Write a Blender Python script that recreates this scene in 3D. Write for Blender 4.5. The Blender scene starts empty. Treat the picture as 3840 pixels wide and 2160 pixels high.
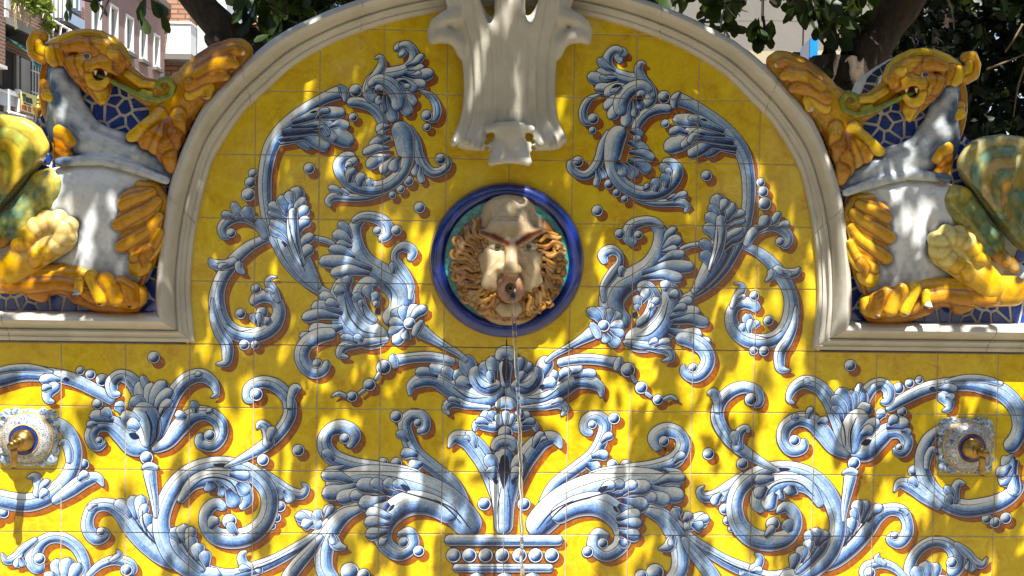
import bpy, bmesh, math, random
import numpy as np
from mathutils import Matrix, Vector
SC = bpy.context.scene
COL = SC.collection
R = math.radians
rnd = random.Random(7)

# ------------------------------------------------------------------ camera
Z0 = 1.30                      # height of the tile joint just under the cornice
FPX = 4500.0                   # focal length in photo pixels (3840 wide)
CAMW = np.array([0.03810661, -0.04329347, 0.01491435])
CAMC = np.array([-0.1142256, -2.86284437, 0.2519599 + Z0])
def _rot(w):
    t = np.linalg.norm(w); k = w / t
    K = np.array([[0, -k[2], k[1]], [k[2], 0, -k[0]], [-k[1], k[0], 0]])
    return np.eye(3) + math.sin(t) * K + (1 - math.cos(t)) * K @ K
W2C = _rot(CAMW) @ np.array([[1, 0, 0], [0, 0, -1], [0, 1, 0]], float)   # world -> x right, y down, z forward
cam = bpy.data.cameras.new('camera'); camo = bpy.data.objects.new('camera', cam); COL.objects.link(camo)
cam.sensor_width = 36.0; cam.lens = 36.0 * FPX / 3840.0; cam.clip_start = 0.05; cam.clip_end = 600.0
_m = W2C.T @ np.diag([1, -1, -1])
camo.matrix_world = Matrix([[*_m[0], CAMC[0]], [*_m[1], CAMC[1]], [*_m[2], CAMC[2]], [0, 0, 0, 1]])
SC.camera = camo
SC.render.resolution_x = 1024; SC.render.resolution_y = 576

# ------------------------------------------------------------------ daylight
SUN_EL, SUN_AZ = R(62), R(14)            # high, in front of the wall, a little from the right
TOSUN = np.array([math.sin(SUN_AZ) * math.cos(SUN_EL), -math.cos(SUN_AZ) * math.cos(SUN_EL), math.sin(SUN_EL)])
wd = bpy.data.worlds.new('World'); SC.world = wd; wd.use_nodes = True
nt = wd.node_tree; bgn = nt.nodes['Background']; sky = nt.nodes.new('ShaderNodeTexSky')
sky.sky_type = 'NISHITA'; sky.sun_disc = False; sky.sun_elevation = SUN_EL; sky.sun_rotation = math.pi - SUN_AZ
nt.links.new(sky.outputs[0], bgn.inputs[0]); bgn.inputs[1].default_value = 0.08
sl = bpy.data.lights.new('sun', 'SUN'); sl.energy = 5.0; sl.angle = R(0.53); sl.color = (1.0, 0.965, 0.90)
so = bpy.data.objects.new('sun', sl); COL.objects.link(so)
so.rotation_euler = Vector(TOSUN).to_track_quat('Z', 'Y').to_euler()
SC.view_settings.view_transform = 'Standard'; SC.view_settings.look = 'None'
SC.view_settings.exposure = 1.32; SC.view_settings.gamma = 1.0
SC.view_settings.use_curve_mapping = False
SC.cycles.max_bounces = 6; SC.cycles.transparent_max_bounces = 6
SC.cycles.caustics_reflective = False; SC.cycles.caustics_refractive = False

# ------------------------------------------------------------------ helpers
def ray(x, y):
    v = W2C.T @ np.array([(x - 1920) / FPX, (y - 1080) / FPX, 1.0]); return v
def px(x, y, Y=0.0):                     # point on the plane Y = const seen at photo pixel (x, y)
    v = ray(x, y); t = (Y - CAMC[1]) / v[1]; return CAMC + t * v
def pxX(x, y, X):                        # point on the plane X = const
    v = ray(x, y); t = (X - CAMC[0]) / v[0]; return CAMC + t * v
PXM = 0.15 / 237.0                       # metres per photo pixel on the wall
def s2l(c):
    return tuple((v / 12.92 if v <= .04045 else ((v + .055) / 1.055) ** 2.4) for v in c)
def rgb(r, g, b): return s2l((r / 255, g / 255, b / 255))
def tag(o, label=None, cat=None, group=None, kind=None):
    for k, v in (('label', label), ('category', cat), ('group', group), ('kind', kind)):
        if v: o[k] = v
    return o
def empty(name, loc=(0, 0, 0)):
    o = bpy.data.objects.new(name, None); COL.objects.link(o); o.location = loc; o.empty_display_size = .05; return o
def link(name, me, parent=None):
    o = bpy.data.objects.new(name, me); COL.objects.link(o)
    if parent:
        o.parent = parent; o.matrix_parent_inverse = Matrix.Translation(parent.location).inverted()
    return o
def mesh(name, V, F, mats, parent=None, smooth=False, mi=None, col=None):
    me = bpy.data.meshes.new(name)
    me.from_pydata([tuple(map(float, v)) for v in V], [], [tuple(map(int, f)) for f in F])
    for m in (mats if isinstance(mats, (list, tuple)) else [mats]): me.materials.append(m)
    if mi is not None: me.polygons.foreach_set('material_index', np.asarray(mi, np.int32))
    if smooth: me.polygons.foreach_set('use_smooth', np.ones(len(me.polygons), bool))
    if col is not None:
        a = me.color_attributes.new('Col', 'FLOAT_COLOR', 'POINT')
        c = np.ones((len(V), 4), np.float32); c[:, :3] = col; a.data.foreach_set('color', c.ravel())
    me.update(); return link(name, me, parent)
class MB:                                # collects simple shapes into one mesh
    def __init__(s): s.V = []; s.F = []; s.M = []; s.m = 0
    def add(s, V, F):
        n = len(s.V); s.V += [tuple(v) for v in V]; s.F += [tuple(i + n for i in f) for f in F]; s.M += [s.m] * len(F)
    def box(s, a, b):
        (x0, y0, z0), (x1, y1, z1) = [min(p, q) for p, q in zip(a, b)], [max(p, q) for p, q in zip(a, b)]
        s.add([(x0, y0, z0), (x1, y0, z0), (x1, y1, z0), (x0, y1, z0), (x0, y0, z1), (x1, y0, z1), (x1, y1, z1), (x0, y1, z1)],
              [(0, 3, 2, 1), (4, 5, 6, 7), (0, 1, 5, 4), (1, 2, 6, 5), (2, 3, 7, 6), (3, 0, 4, 7)])
    def tube(s, P, r, n=8, caps=True):
        P = np.asarray(P, float); r = np.broadcast_to(np.asarray(r, float), (len(P),)); V = []; ref = np.array([.31, .17, .93])
        T = np.gradient(P, axis=0)
        for p, t, q in zip(P, T, r):
            t = t / (np.linalg.norm(t) + 1e-12); u = np.cross(t, ref); u /= np.linalg.norm(u); w = np.cross(t, u)
            for k in range(n): a = 2 * math.pi * k / n; V.append(p + q * (math.cos(a) * u + math.sin(a) * w))
        F = [(i * n + k, i * n + (k + 1) % n, (i + 1) * n + (k + 1) % n, (i + 1) * n + k) for i in range(len(P) - 1) for k in range(n)]
        if caps: F += [tuple(range(n - 1, -1, -1)), tuple(range((len(P) - 1) * n, len(P) * n))]
        s.add(V, F)
    def lathe(s, c, axis, prof, n=32):   # prof: (radius, height along axis)
        c = np.asarray(c, float); a = np.asarray(axis, float); a /= np.linalg.norm(a)
        u = np.cross(a, (0, 0, 1.) if abs(a[2]) < .9 else (1., 0, 0)); u /= np.linalg.norm(u); w = np.cross(a, u); V = []
        for r, h in prof:
            for k in range(n): t = 2 * math.pi * k / n; V.append(c + a * h + r * (math.cos(t) * u + math.sin(t) * w))
        F = [(i * n + k, i * n + (k + 1) % n, (i + 1) * n + (k + 1) % n, (i + 1) * n + k) for i in range(len(prof) - 1) for k in range(n)]
        s.add(V, F)
    def prism(s, poly, y0, y1):          # polygon of (x, z), front y0 to back y1
        n = len(poly); s.add([(x, y0, z) for x, z in poly] + [(x, y1, z) for x, z in poly],
              [tuple(range(n)), tuple(range(2 * n - 1, n - 1, -1))] + [(i, n + i, n + (i + 1) % n, (i + 1) % n) for i in range(n)])
    def build(s, name, mats, parent=None, smooth=False): return mesh(name, s.V, s.F, mats, parent, smooth, s.M)
def cat(P, n):                           # centripetal-ish Catmull-Rom through rows of P
    P = np.asarray(P, float)
    if len(P) == 2: t = np.linspace(0, 1, n)[:, None]; return P[0] * (1 - t) + P[1] * t
    d = np.sqrt(np.maximum(np.linalg.norm(np.diff(P[:, :2], axis=0), axis=1), 1e-9)); k = np.concatenate([[0], np.cumsum(d)])
    E = np.vstack([2 * P[0] - P[1], P, 2 * P[-1] - P[-2]]); kk = np.concatenate([[-d[0]], k, [k[-1] + d[-1]]])
    t = np.linspace(0, k[-1], n); i = np.clip(np.searchsorted(k, t, side='right') - 1, 0, len(P) - 2) + 1
    def L(a, b, ta, tb): return a * ((tb - t) / (tb - ta))[:, None] + b * ((t - ta) / (tb - ta))[:, None]
    p0, p1, p2, p3 = E[i - 1], E[i], E[i + 1], E[i + 2]; t0, t1, t2, t3 = kk[i - 1], kk[i], kk[i + 1], kk[i + 2]
    A1 = L(p0, p1, t0, t1); A2 = L(p1, p2, t1, t2); A3 = L(p2, p3, t2, t3)
    B1 = L(A1, A2, t0, t2); B2 = L(A2, A3, t1, t3); return L(B1, B2, t1, t2)

# ------------------------------------------------------------------ materials
class NT:
    def __init__(s, name):
        s.m = bpy.data.materials.new(name); s.m.use_nodes = True; s.t = s.m.node_tree; s.b = s.t.nodes['Principled BSDF']
    def n(s, typ, **kw):
        o = s.t.nodes.new('ShaderNode' + typ)
        for k, v in kw.items(): setattr(o, k, v)
        return o
    def l(s, a, b): s.t.links.new(a, b)
    def coord(s, scale=(1, 1, 1), kind='Object'):
        c = s.n('TexCoord'); m = s.n('Mapping'); m.inputs['Scale'].default_value = scale; s.l(c.outputs[kind], m.inputs[0]); return m.outputs[0]
    def geo(s, scale=(1, 1, 1)):
        c = s.n('NewGeometry'); m = s.n('Mapping'); m.inputs['Scale'].default_value = scale; s.l(c.outputs['Position'], m.inputs[0]); return m.outputs[0]
    def noise(s, vec, sc, det=4, rough=.55, dist=0):
        o = s.n('TexNoise'); o.inputs['Scale'].default_value = sc; o.inputs['Detail'].default_value = det
        o.inputs['Roughness'].default_value = rough; o.inputs['Distortion'].default_value = dist; s.l(vec, o.inputs['Vector']); return o.outputs[0]
    def ramp(s, fac, stops, interp='LINEAR'):
        o = s.n('ValToRGB'); o.color_ramp.interpolation = interp; e = o.color_ramp.elements
        while len(e) < len(stops): e.new(.5)
        for q, (p, c) in zip(e, stops): q.position = p; q.color = (*c, 1) if len(c) == 3 else c
        s.l(fac, o.inputs[0]); return o.outputs[0]
    def mix(s, f, a, b, mode='MIX'):
        o = s.n('Mix', data_type='RGBA', blend_type=mode)
        for i, v in ((0, f), (6, a), (7, b)):
            if hasattr(v, 'links'): s.l(v, o.inputs[i])
            else: o.inputs[i].default_value = v if i == 0 else ((*v, 1) if len(v) == 3 else v)
        return o.outputs[2]
    def math(s, op, a, b=None, c=None):
        o = s.n('Math', operation=op)
        for i, v in enumerate((a, b, c)):
            if v is None: continue
            if hasattr(v, 'links'): s.l(v, o.inputs[i])
            else: o.inputs[i].default_value = v
        return o.outputs[0]
    def bump(s, h, strength, dist=.01):
        o = s.n('Bump'); o.inputs['Strength'].default_value = strength; o.inputs['Distance'].default_value = dist
        s.l(h, o.inputs['Height']); s.l(o.outputs[0], s.b.inputs['Normal']); return o
    def out(s, col=None, rough=.5, coat=0, metal=0, spec=.5, crough=.05):
        b = s.b.inputs
        if col is not None:
            if hasattr(col, 'links'): s.l(col, b['Base Color'])
            else: b['Base Color'].default_value = (*col, 1)
        if hasattr(rough, 'links'): s.l(rough, b['Roughness'])
        else: b['Roughness'].default_value = rough
        b['Metallic'].default_value = metal; b['Coat Weight'].default_value = coat; b['Coat Roughness'].default_value = crough
        b['Specular IOR Level'].default_value = spec
        return s.m
def simple(name, c, rough=.6, var=.15, sc=8, coat=0, metal=0, bump=0):
    q = NT(name); v = q.coord(kind='Object'); n = q.noise(v, sc, 5)
    d = tuple(x * (1 - var) for x in c); e = tuple(min(1, x * (1 + var)) for x in c)
    if bump: q.bump(n, bump, .01)
    return q.out(q.ramp(n, [(.3, d), (.7, e)]), rough, coat, metal)
M = {}
# yellow glazed tile: hand-brushed glaze, cloudy lemon to ochre, every tile its own shade
q = NT('yellow_glaze'); v = q.geo(); n1 = q.noise(v, 13, 7, .66, .9); n2 = q.noise(v, 30, 6, .7, 1.6); oi = q.n('ObjectInfo')
c1 = q.ramp(n1, [(.34, (.54, .30, .001)), (.5, (.66, .435, .001)), (.64, (.72, .53, .004))])
c2 = q.mix(q.ramp(n2, [(.45, (0, 0, 0)), (.68, (.75, .75, .75))]), c1, (.77, .61, .03)); 
c3 = q.mix(q.ramp(oi.outputs['Random'], [(0, (.0, .0, .0)), (1, (.22, .22, .22))]), c2, (.56, .36, .001))
sp = q.ramp(q.noise(v, 160, 2), [(.70, (0, 0, 0)), (.78, (1, 1, 1))]); c4 = q.mix(q.math('MULTIPLY', sp, .45), c3, (.28, .14, .001))
q.bump(q.math('ADD', q.math('MULTIPLY', n1, 1.5), q.noise(v, 22, 2)), .10, .010)
M['yellow'] = q.out(c4, .28, .4, spec=.35, crough=.06)
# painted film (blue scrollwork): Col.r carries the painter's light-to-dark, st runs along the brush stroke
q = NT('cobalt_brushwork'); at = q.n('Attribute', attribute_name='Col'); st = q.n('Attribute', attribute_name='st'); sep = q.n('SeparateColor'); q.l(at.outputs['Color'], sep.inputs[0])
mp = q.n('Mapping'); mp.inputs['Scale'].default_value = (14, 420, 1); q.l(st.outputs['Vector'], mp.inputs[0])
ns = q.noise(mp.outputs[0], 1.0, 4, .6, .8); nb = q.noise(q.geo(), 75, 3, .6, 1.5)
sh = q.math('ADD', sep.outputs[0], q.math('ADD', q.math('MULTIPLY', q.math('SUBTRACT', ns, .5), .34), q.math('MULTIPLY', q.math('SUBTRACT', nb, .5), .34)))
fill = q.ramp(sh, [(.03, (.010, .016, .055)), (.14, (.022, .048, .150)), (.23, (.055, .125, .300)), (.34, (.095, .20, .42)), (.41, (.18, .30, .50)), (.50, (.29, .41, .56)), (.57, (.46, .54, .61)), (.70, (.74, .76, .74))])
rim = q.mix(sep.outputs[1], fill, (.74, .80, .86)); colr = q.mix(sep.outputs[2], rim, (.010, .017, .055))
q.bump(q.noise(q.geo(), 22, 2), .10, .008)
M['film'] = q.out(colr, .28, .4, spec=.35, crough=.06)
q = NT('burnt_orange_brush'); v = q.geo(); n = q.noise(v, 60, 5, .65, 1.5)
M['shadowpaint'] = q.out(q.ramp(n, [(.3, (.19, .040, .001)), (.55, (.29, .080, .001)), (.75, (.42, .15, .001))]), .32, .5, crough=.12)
q = NT('grout'); v = q.geo(); n = q.noise(v, 60, 6, .7)
M['grout'] = q.out(q.ramp(n, [(.3, (.34, .26, .15)), (.7, (.62, .52, .36))]), .9)
q = NT('white_grout'); v = q.geo(); n = q.noise(v, 45, 6, .7); q.bump(n, .5, .004)
M['wgrout'] = q.out(q.ramp(n, [(.3, (.58, .53, .42)), (.7, (.82, .78, .68))]), .9)
q = NT('cobalt_tile'); v = q.geo(); n = q.noise(v, 35, 5, .7, .6); oi = q.n('ObjectInfo')
c = q.ramp(n, [(.25, (.008, .022, .15)), (.55, (.024, .065, .36)), (.8, (.09, .17, .52))]); c = q.mix(q.math('MULTIPLY', oi.outputs['Random'], .35), c, (.02, .055, .36))
q.bump(n, .12, .004); M['cobalt'] = q.out(c, .22, .7)
q = NT('cream_glazed_moulding'); v = q.geo(); n = q.noise(v, 7, 6, .65, .4); n2 = q.noise(v, 90, 4, .7)
c = q.ramp(n, [(.3, (.42, .39, .315)), (.6, (.56, .53, .45)), (.8, (.65, .625, .555))])
sp = q.ramp(n2, [(.66, (0, 0, 0)), (.74, (1, 1, 1))]); c = q.mix(q.math('MULTIPLY', sp, .3), c, (.26, .20, .12))
q.bump(q.noise(v, 26, 4), .18, .005); M['cream'] = q.out(c, .34, .45, crough=.16)
def glaze(name, a='Col', mott=.25, bumpv=.18, rough=.20):
    q = NT(name); at = q.n('Attribute', attribute_name=a); v = q.geo(); n = q.noise(v, 26, 6, .65, 1.2); n2 = q.noise(v, 75, 4, .6, 2)
    d = q.mix(1, at.outputs['Color'], (.62, .44, .36), 'MULTIPLY'); c = q.mix(q.ramp(n, [(.36, (mott * 2, ) * 3), (.56, (0, 0, 0))]), at.outputs['Color'], d)
    c = q.mix(q.ramp(n2, [(.60, (0, 0, 0)), (.72, (mott * 1.3, ) * 3)]), c, q.mix(1, at.outputs['Color'], (1.5, 1.5, 1.5), 'MULTIPLY'))
    q.bump(q.math('ADD', q.noise(v, 30, 3), q.math('MULTIPLY', n2, .4)), bumpv, .008)
    return q.out(c, rough, .7, spec=.12, crough=.02)
M['glaze'] = glaze('majolica_glaze', mott=.30, bumpv=.07); M['fieldglaze'] = glaze('pale_field_glaze', mott=.10, bumpv=.05); M['maskglaze'] = glaze('mask_glaze', mott=.16, bumpv=.10, rough=.3)
M['concrete'] = simple('rendered_wall', (.36, .31, .24), .9, .2, 6, bump=.2)
M['brass'] = simple('aged_brass', (.40, .25, .075), .36, .3, 60, metal=1.0)
# ================================================================== the tiled wall
wall = tag(empty('tiled_fountain_wall', (0, 0, 0)), 'yellow glazed tile fountain wall with arched top and blue painted scrollwork', 'wall')
def W2(x, y, Y=0.0):
    p = px(x, y, Y); return (p[0], p[2])
INN = [(733, 1291), (724, 1180), (718, 1100), (718, 1047), (727, 930), (745, 818), (770, 706), (799, 606), (849, 517), (924, 412), (998, 343), (1097, 253), (1197, 191), (1296, 144), (1445, 92), (1619, 52), (1760, 34), (1893, 28)]
OUT = [(597, 1172), (592, 1130), (594, 1060), (603, 958), (621, 829), (651, 670), (705, 527), (775, 393), (845, 318), (955, 209), (1060, 130), (1197, 62), (1321, 14), (1440, -22), (1580, -52), (1720, -70), (1893, -76)]
inn = cat([W2(*p) for p in INN], 90); outl = cat([W2(*p, -.012) for p in OUT], 90)
zc = Z0 + .0035
inn[0] = (inn[0][0], Z0 - .0005)
ARCH = [tuple(p) for p in inn[:-1]] + [(0, inn[-1][1])] + [(-p[0], p[1]) for p in inn[:-1][::-1]]      # left foot, over, right foot
def clip_convex(sub, cl):                # Sutherland-Hodgman, cl counter-clockwise convex
    out = list(sub)
    for i in range(len(cl)):
        a, b = cl[i], cl[(i + 1) % len(cl)]; src, out = out, []
        if not src: return []
        f = lambda p: (b[0] - a[0]) * (p[1] - a[1]) - (b[1] - a[1]) * (p[0] - a[0])
        for j in range(len(src)):
            p, q2 = src[j], src[(j + 1) % len(src)]; fp, fq = f(p), f(q2)
            if fp >= 0: out.append(p)
            if (fp >= 0) != (fq >= 0):
                t = fp / (fp - fq); out.append((p[0] + t * (q2[0] - p[0]), p[1] + t * (q2[1] - p[1])))
    r = []
    for p in out:
        if not r or math.hypot(p[0] - r[-1][0], p[1] - r[-1][1]) > 2e-4: r.append(p)
    if len(r) > 1 and math.hypot(r[0][0] - r[-1][0], r[0][1] - r[-1][1]) <= 2e-4: r.pop()
    return r
def area(p): return .5 * sum(p[i][0] * p[(i + 1) % len(p)][1] - p[(i + 1) % len(p)][0] * p[i][1] for i in range(len(p)))
def inset(poly, d):                      # offset a counter-clockwise polygon inwards (mitre)
    n = len(poly); r = []
    for i in range(n):
        a, b, c = poly[i - 1], poly[i], poly[(i + 1) % n]
        e1 = np.array([b[0] - a[0], b[1] - a[1]]); e2 = np.array([c[0] - b[0], c[1] - b[1]])
        e1 /= np.linalg.norm(e1) + 1e-12; e2 /= np.linalg.norm(e2) + 1e-12
        n1 = np.array([-e1[1], e1[0]]); n2 = np.array([-e2[1], e2[0]]); m = n1 + n2; m /= max(np.linalg.norm(m), 1e-6)
        k = d / max(.45, float(m @ n1)); r.append((b[0] + m[0] * k, b[1] + m[1] * k))
    return r
def slab(name, poly, yf, yb, bev, mat, parent, dy=(0, 0, 0)):
    if area(poly) < 0: poly = poly[::-1]
    pi = inset(poly, bev); n = len(poly)
    cx = sum(p[0] for p in poly) / n; cz = sum(p[1] for p in poly) / n
    tl = lambda p: dy[0] * (p[0] - cx) + dy[1] * (p[1] - cz) + dy[2]
    V = [(p[0], yf + tl(p), p[1]) for p in pi] + [(p[0], yf + bev + tl(p), p[1]) for p in poly] + [(p[0], yb, p[1]) for p in poly]
    F = [tuple(range(n))] + [(i, n + i, n + (i + 1) % n, (i + 1) % n)[::-1] for i in range(n)] + [(n + i, 2 * n + i, 2 * n + (i + 1) % n, n + (i + 1) % n)[::-1] for i in range(n)]
    F = [f[::-1] for f in F]
    F[0] = tuple(range(n))
    return mesh(name, V, F, mat, parent)
TW, TJ = .15, .0013
for r in range(0, 6):
    for c in range(-4, 18):
        x0, z1 = (c - 7) * TW, Z0 - r * TW
        slab('tile', [(x0 + TJ, z1 - TW + TJ), (x0 + TW - TJ, z1 - TW + TJ), (x0 + TW - TJ, z1 - TJ), (x0 + TJ, z1 - TJ)], 0, .012, .0009, M['yellow'], wall, (rnd.uniform(-.003, .003), rnd.uniform(-.003, .003), 0))
archx = [(p[0] * 1.03, p[1] + (.01 if p[1] > Z0 + .3 else 0)) for p in ARCH]
for r in range(-6, 0):
    for c in range(0, 14):
        x0, z1 = (c - 7) * TW, Z0 - r * TW
        pl = clip_convex(archx, [(x0 + TJ, z1 - TW + TJ), (x0 + TW - TJ, z1 - TW + TJ), (x0 + TW - TJ, z1 - TJ), (x0 + TJ, z1 - TJ)])
        if len(pl) > 2 and abs(area(pl)) > 1e-4: slab('tile', pl, 0, .012, .0009, M['yellow'], wall, (rnd.uniform(-.003, .003), rnd.uniform(-.003, .003), 0))
b = MB(); b.prism([(p[0] * 1.05, p[1] + .02) for p in ARCH][::-1], .0016, .26); b.build('mortar_core', M['grout'], wall)
b = MB(); b.prism([(-11 * TW, Z0 - 6 * TW), (11 * TW, Z0 - 6 * TW), (11 * TW, Z0 + .0), (-11 * TW, Z0 + .0)], .0014, .262); b.build('mortar_core', M['grout'], wall)
b = MB(); b.box((-11 * TW - .02, -.03, 0), (11 * TW + .02, .30, Z0 - 6 * TW - .002)); b.build('plinth', M['concrete'], wall)

# ------------------------------------------------------------------ painted scrollwork
FR = {'A': (700, 0, 2.0125), 'B': (700, 600, 2.0125), 'C': (0, 1300, 1.6844), 'D': (700, 1300, 1.6844), 'E': (1500, 1300, 1.6844)}
LP = np.array([-.50, .62, .60]); LP /= np.linalg.norm(LP)
OL, RIMW = .0017, .0014
orn_rnd = random.Random(3)
def stroke(P, H, cap0, cap1, sgn, ybase, dark0=0, tone=0, outline=OL, flat=None, ygrad=3e-6):
    """ribbon through wall points P (x,z) with half-widths H; returns V, F, Col, st"""
    P = np.asarray(P, float); H = np.asarray(H, float); n = len(P)
    L = np.concatenate([[0], np.cumsum(np.linalg.norm(np.diff(P, axis=0), axis=1))]); T = np.gradient(P, axis=0)
    T /= np.linalg.norm(T, axis=1)[:, None] + 1e-12; N = np.stack([-T[:, 1], T[:, 0]], 1); tipn = np.zeros(n); h = H.copy()
    if cap1:
        e = min(H[-1], L[-1] * .6); d = np.clip((L[-1] - L) / max(e, 1e-6), 0, 1); h *= np.sqrt(np.clip(1 - (1 - d) ** 2, 0, 1)); tipn += (1 - d) ** 2
    if cap0:
        e = min(H[0], L[-1] * .6); d = np.clip(L / max(e, 1e-6), 0, 1); h *= np.sqrt(np.clip(1 - (1 - d) ** 2, 0, 1)); tipn -= (1 - d) ** 2
    h = np.maximum(h, .00015); rm = np.minimum(RIMW, .28 * h)
    if flat is not None: S = [(1, 0), (-1, 0)]
    else:
        S = [(1, 'o'), (1, 'e'), (1, 'r'), (1, 'q'), (.78, 0), (.5, 0), (.2, 0), (-.2, 0), (-.5, 0), (-.78, 0), (-1, 'q'), (-1, 'r'), (-1, 'e'), (-1, 'o')]
    V = np.zeros((n, len(S), 3)); C = np.zeros((n, len(S), 3)); ST = np.zeros((n, len(S), 3)); ext = np.where(h < .0004, 0, 1)
    for j, (s, k) in enumerate(S):
        if k == 'o': o = s * (h + outline)
        elif k == 'e': o = s * h
        elif k == 'r': o = s * np.maximum(h - .0002, 0)
        elif k == 'q': o = s * (h - rm)
        else: o = s * (h - rm * 1.15 * (flat is None))
        p = P + N * o[:, None]
        if k in ('o',) and cap1: p = p + T * (outline * np.clip(tipn, 0, 1))[:, None]
        if k in ('o',) and cap0: p = p + T * (outline * np.clip(tipn, -1, 0))[:, None]
        V[:, j, 0] = p[:, 0]; V[:, j, 2] = p[:, 1]; V[:, j, 1] = ybase - ygrad * np.linspace(0, 1, n) - ygrad * .3 * j / len(S)
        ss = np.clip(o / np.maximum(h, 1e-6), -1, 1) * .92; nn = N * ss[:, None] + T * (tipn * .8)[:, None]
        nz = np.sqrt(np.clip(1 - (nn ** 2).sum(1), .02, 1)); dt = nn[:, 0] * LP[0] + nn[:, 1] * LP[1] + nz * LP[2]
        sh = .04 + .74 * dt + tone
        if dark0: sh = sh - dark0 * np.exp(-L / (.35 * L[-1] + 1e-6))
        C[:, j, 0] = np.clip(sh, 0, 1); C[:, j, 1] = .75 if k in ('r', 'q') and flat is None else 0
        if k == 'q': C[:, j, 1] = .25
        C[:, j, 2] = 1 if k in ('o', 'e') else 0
        if flat is not None: C[:, j] = flat
        ST[:, j, 0] = L + ybase * 3e4; ST[:, j, 1] = o
    m = len(S); F = [(i * m + j, (i + 1) * m + j, (i + 1) * m + j + 1, i * m + j + 1) for i in range(n - 1) for j in range(m - 1)]
    return V.reshape(-1, 3), F, C.reshape(-1, 3), ST.reshape(-1, 3)
def disc(c, r, ybase, tone=0):
    RR = [0, .35, .65, .86, 1 - RIMW / r, 1 - .0002 / r, 1, 1 + OL / r]; n = 28; V = []; C = []; ST = []
    for j, q in enumerate(RR):
        for k in range(n):
            a = 2 * math.pi * k / n; x, z = math.cos(a) * q, math.sin(a) * q
            V.append((c[0] + x * r, ybase, c[1] + z * r)); qq = min(q, .96); nz = math.sqrt(1 - qq * qq)
            x, z = math.cos(a) * qq, math.sin(a) * qq
            d = x * LP[0] + z * LP[1] + nz * LP[2]; C.append((min(1, max(0, -.10 + .95 * d + tone + .25 * max(0, q - .7))), .85 if j in (4, 5) else 0, 1 if j > 5 else 0)); ST.append((a * .02 + c[0] * 9, q * r, 0))
    F = [(j * n + k, j * n + (k + 1) % n, (j + 1) * n + (k + 1) % n, (j + 1) * n + k) for j in range(len(RR) - 1) for k in range(n)]
    return np.array(V), F, np.array(C), np.array(ST)
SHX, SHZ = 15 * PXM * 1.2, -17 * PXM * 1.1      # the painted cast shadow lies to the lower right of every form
shadow_i = [0]
def sample(P, W, frame):
    ox, oy, f = FR[frame]; pts = []
    for (x, y), w in zip(P, W):
        a = W2(ox + x / f, oy + y / f); pts.append((a[0], a[1], .5 * w / f * PXM))
    Q = np.array(pts); ln = np.linalg.norm(np.diff(Q[:, :2], axis=0), axis=1).sum(); n = int(min(90, max(10, ln / .0042)))
    c = cat(Q, n); c[:, 2] = np.maximum(c[:, 2], .0004); return c
def parse(txt):
    out = []; fr = 'A'
    for ln in txt.strip().split(';'):
        t = ln.split()
        if not t: continue
        if t[0] in FR and len(t[0]) == 1: fr = t[0]; t = t[1:]
        if not t: continue
        op = t[0]; nums = [[float(u) for u in k.split(',')] for k in t[1:]]
        out.append((op, fr, nums))
    return out
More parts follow.
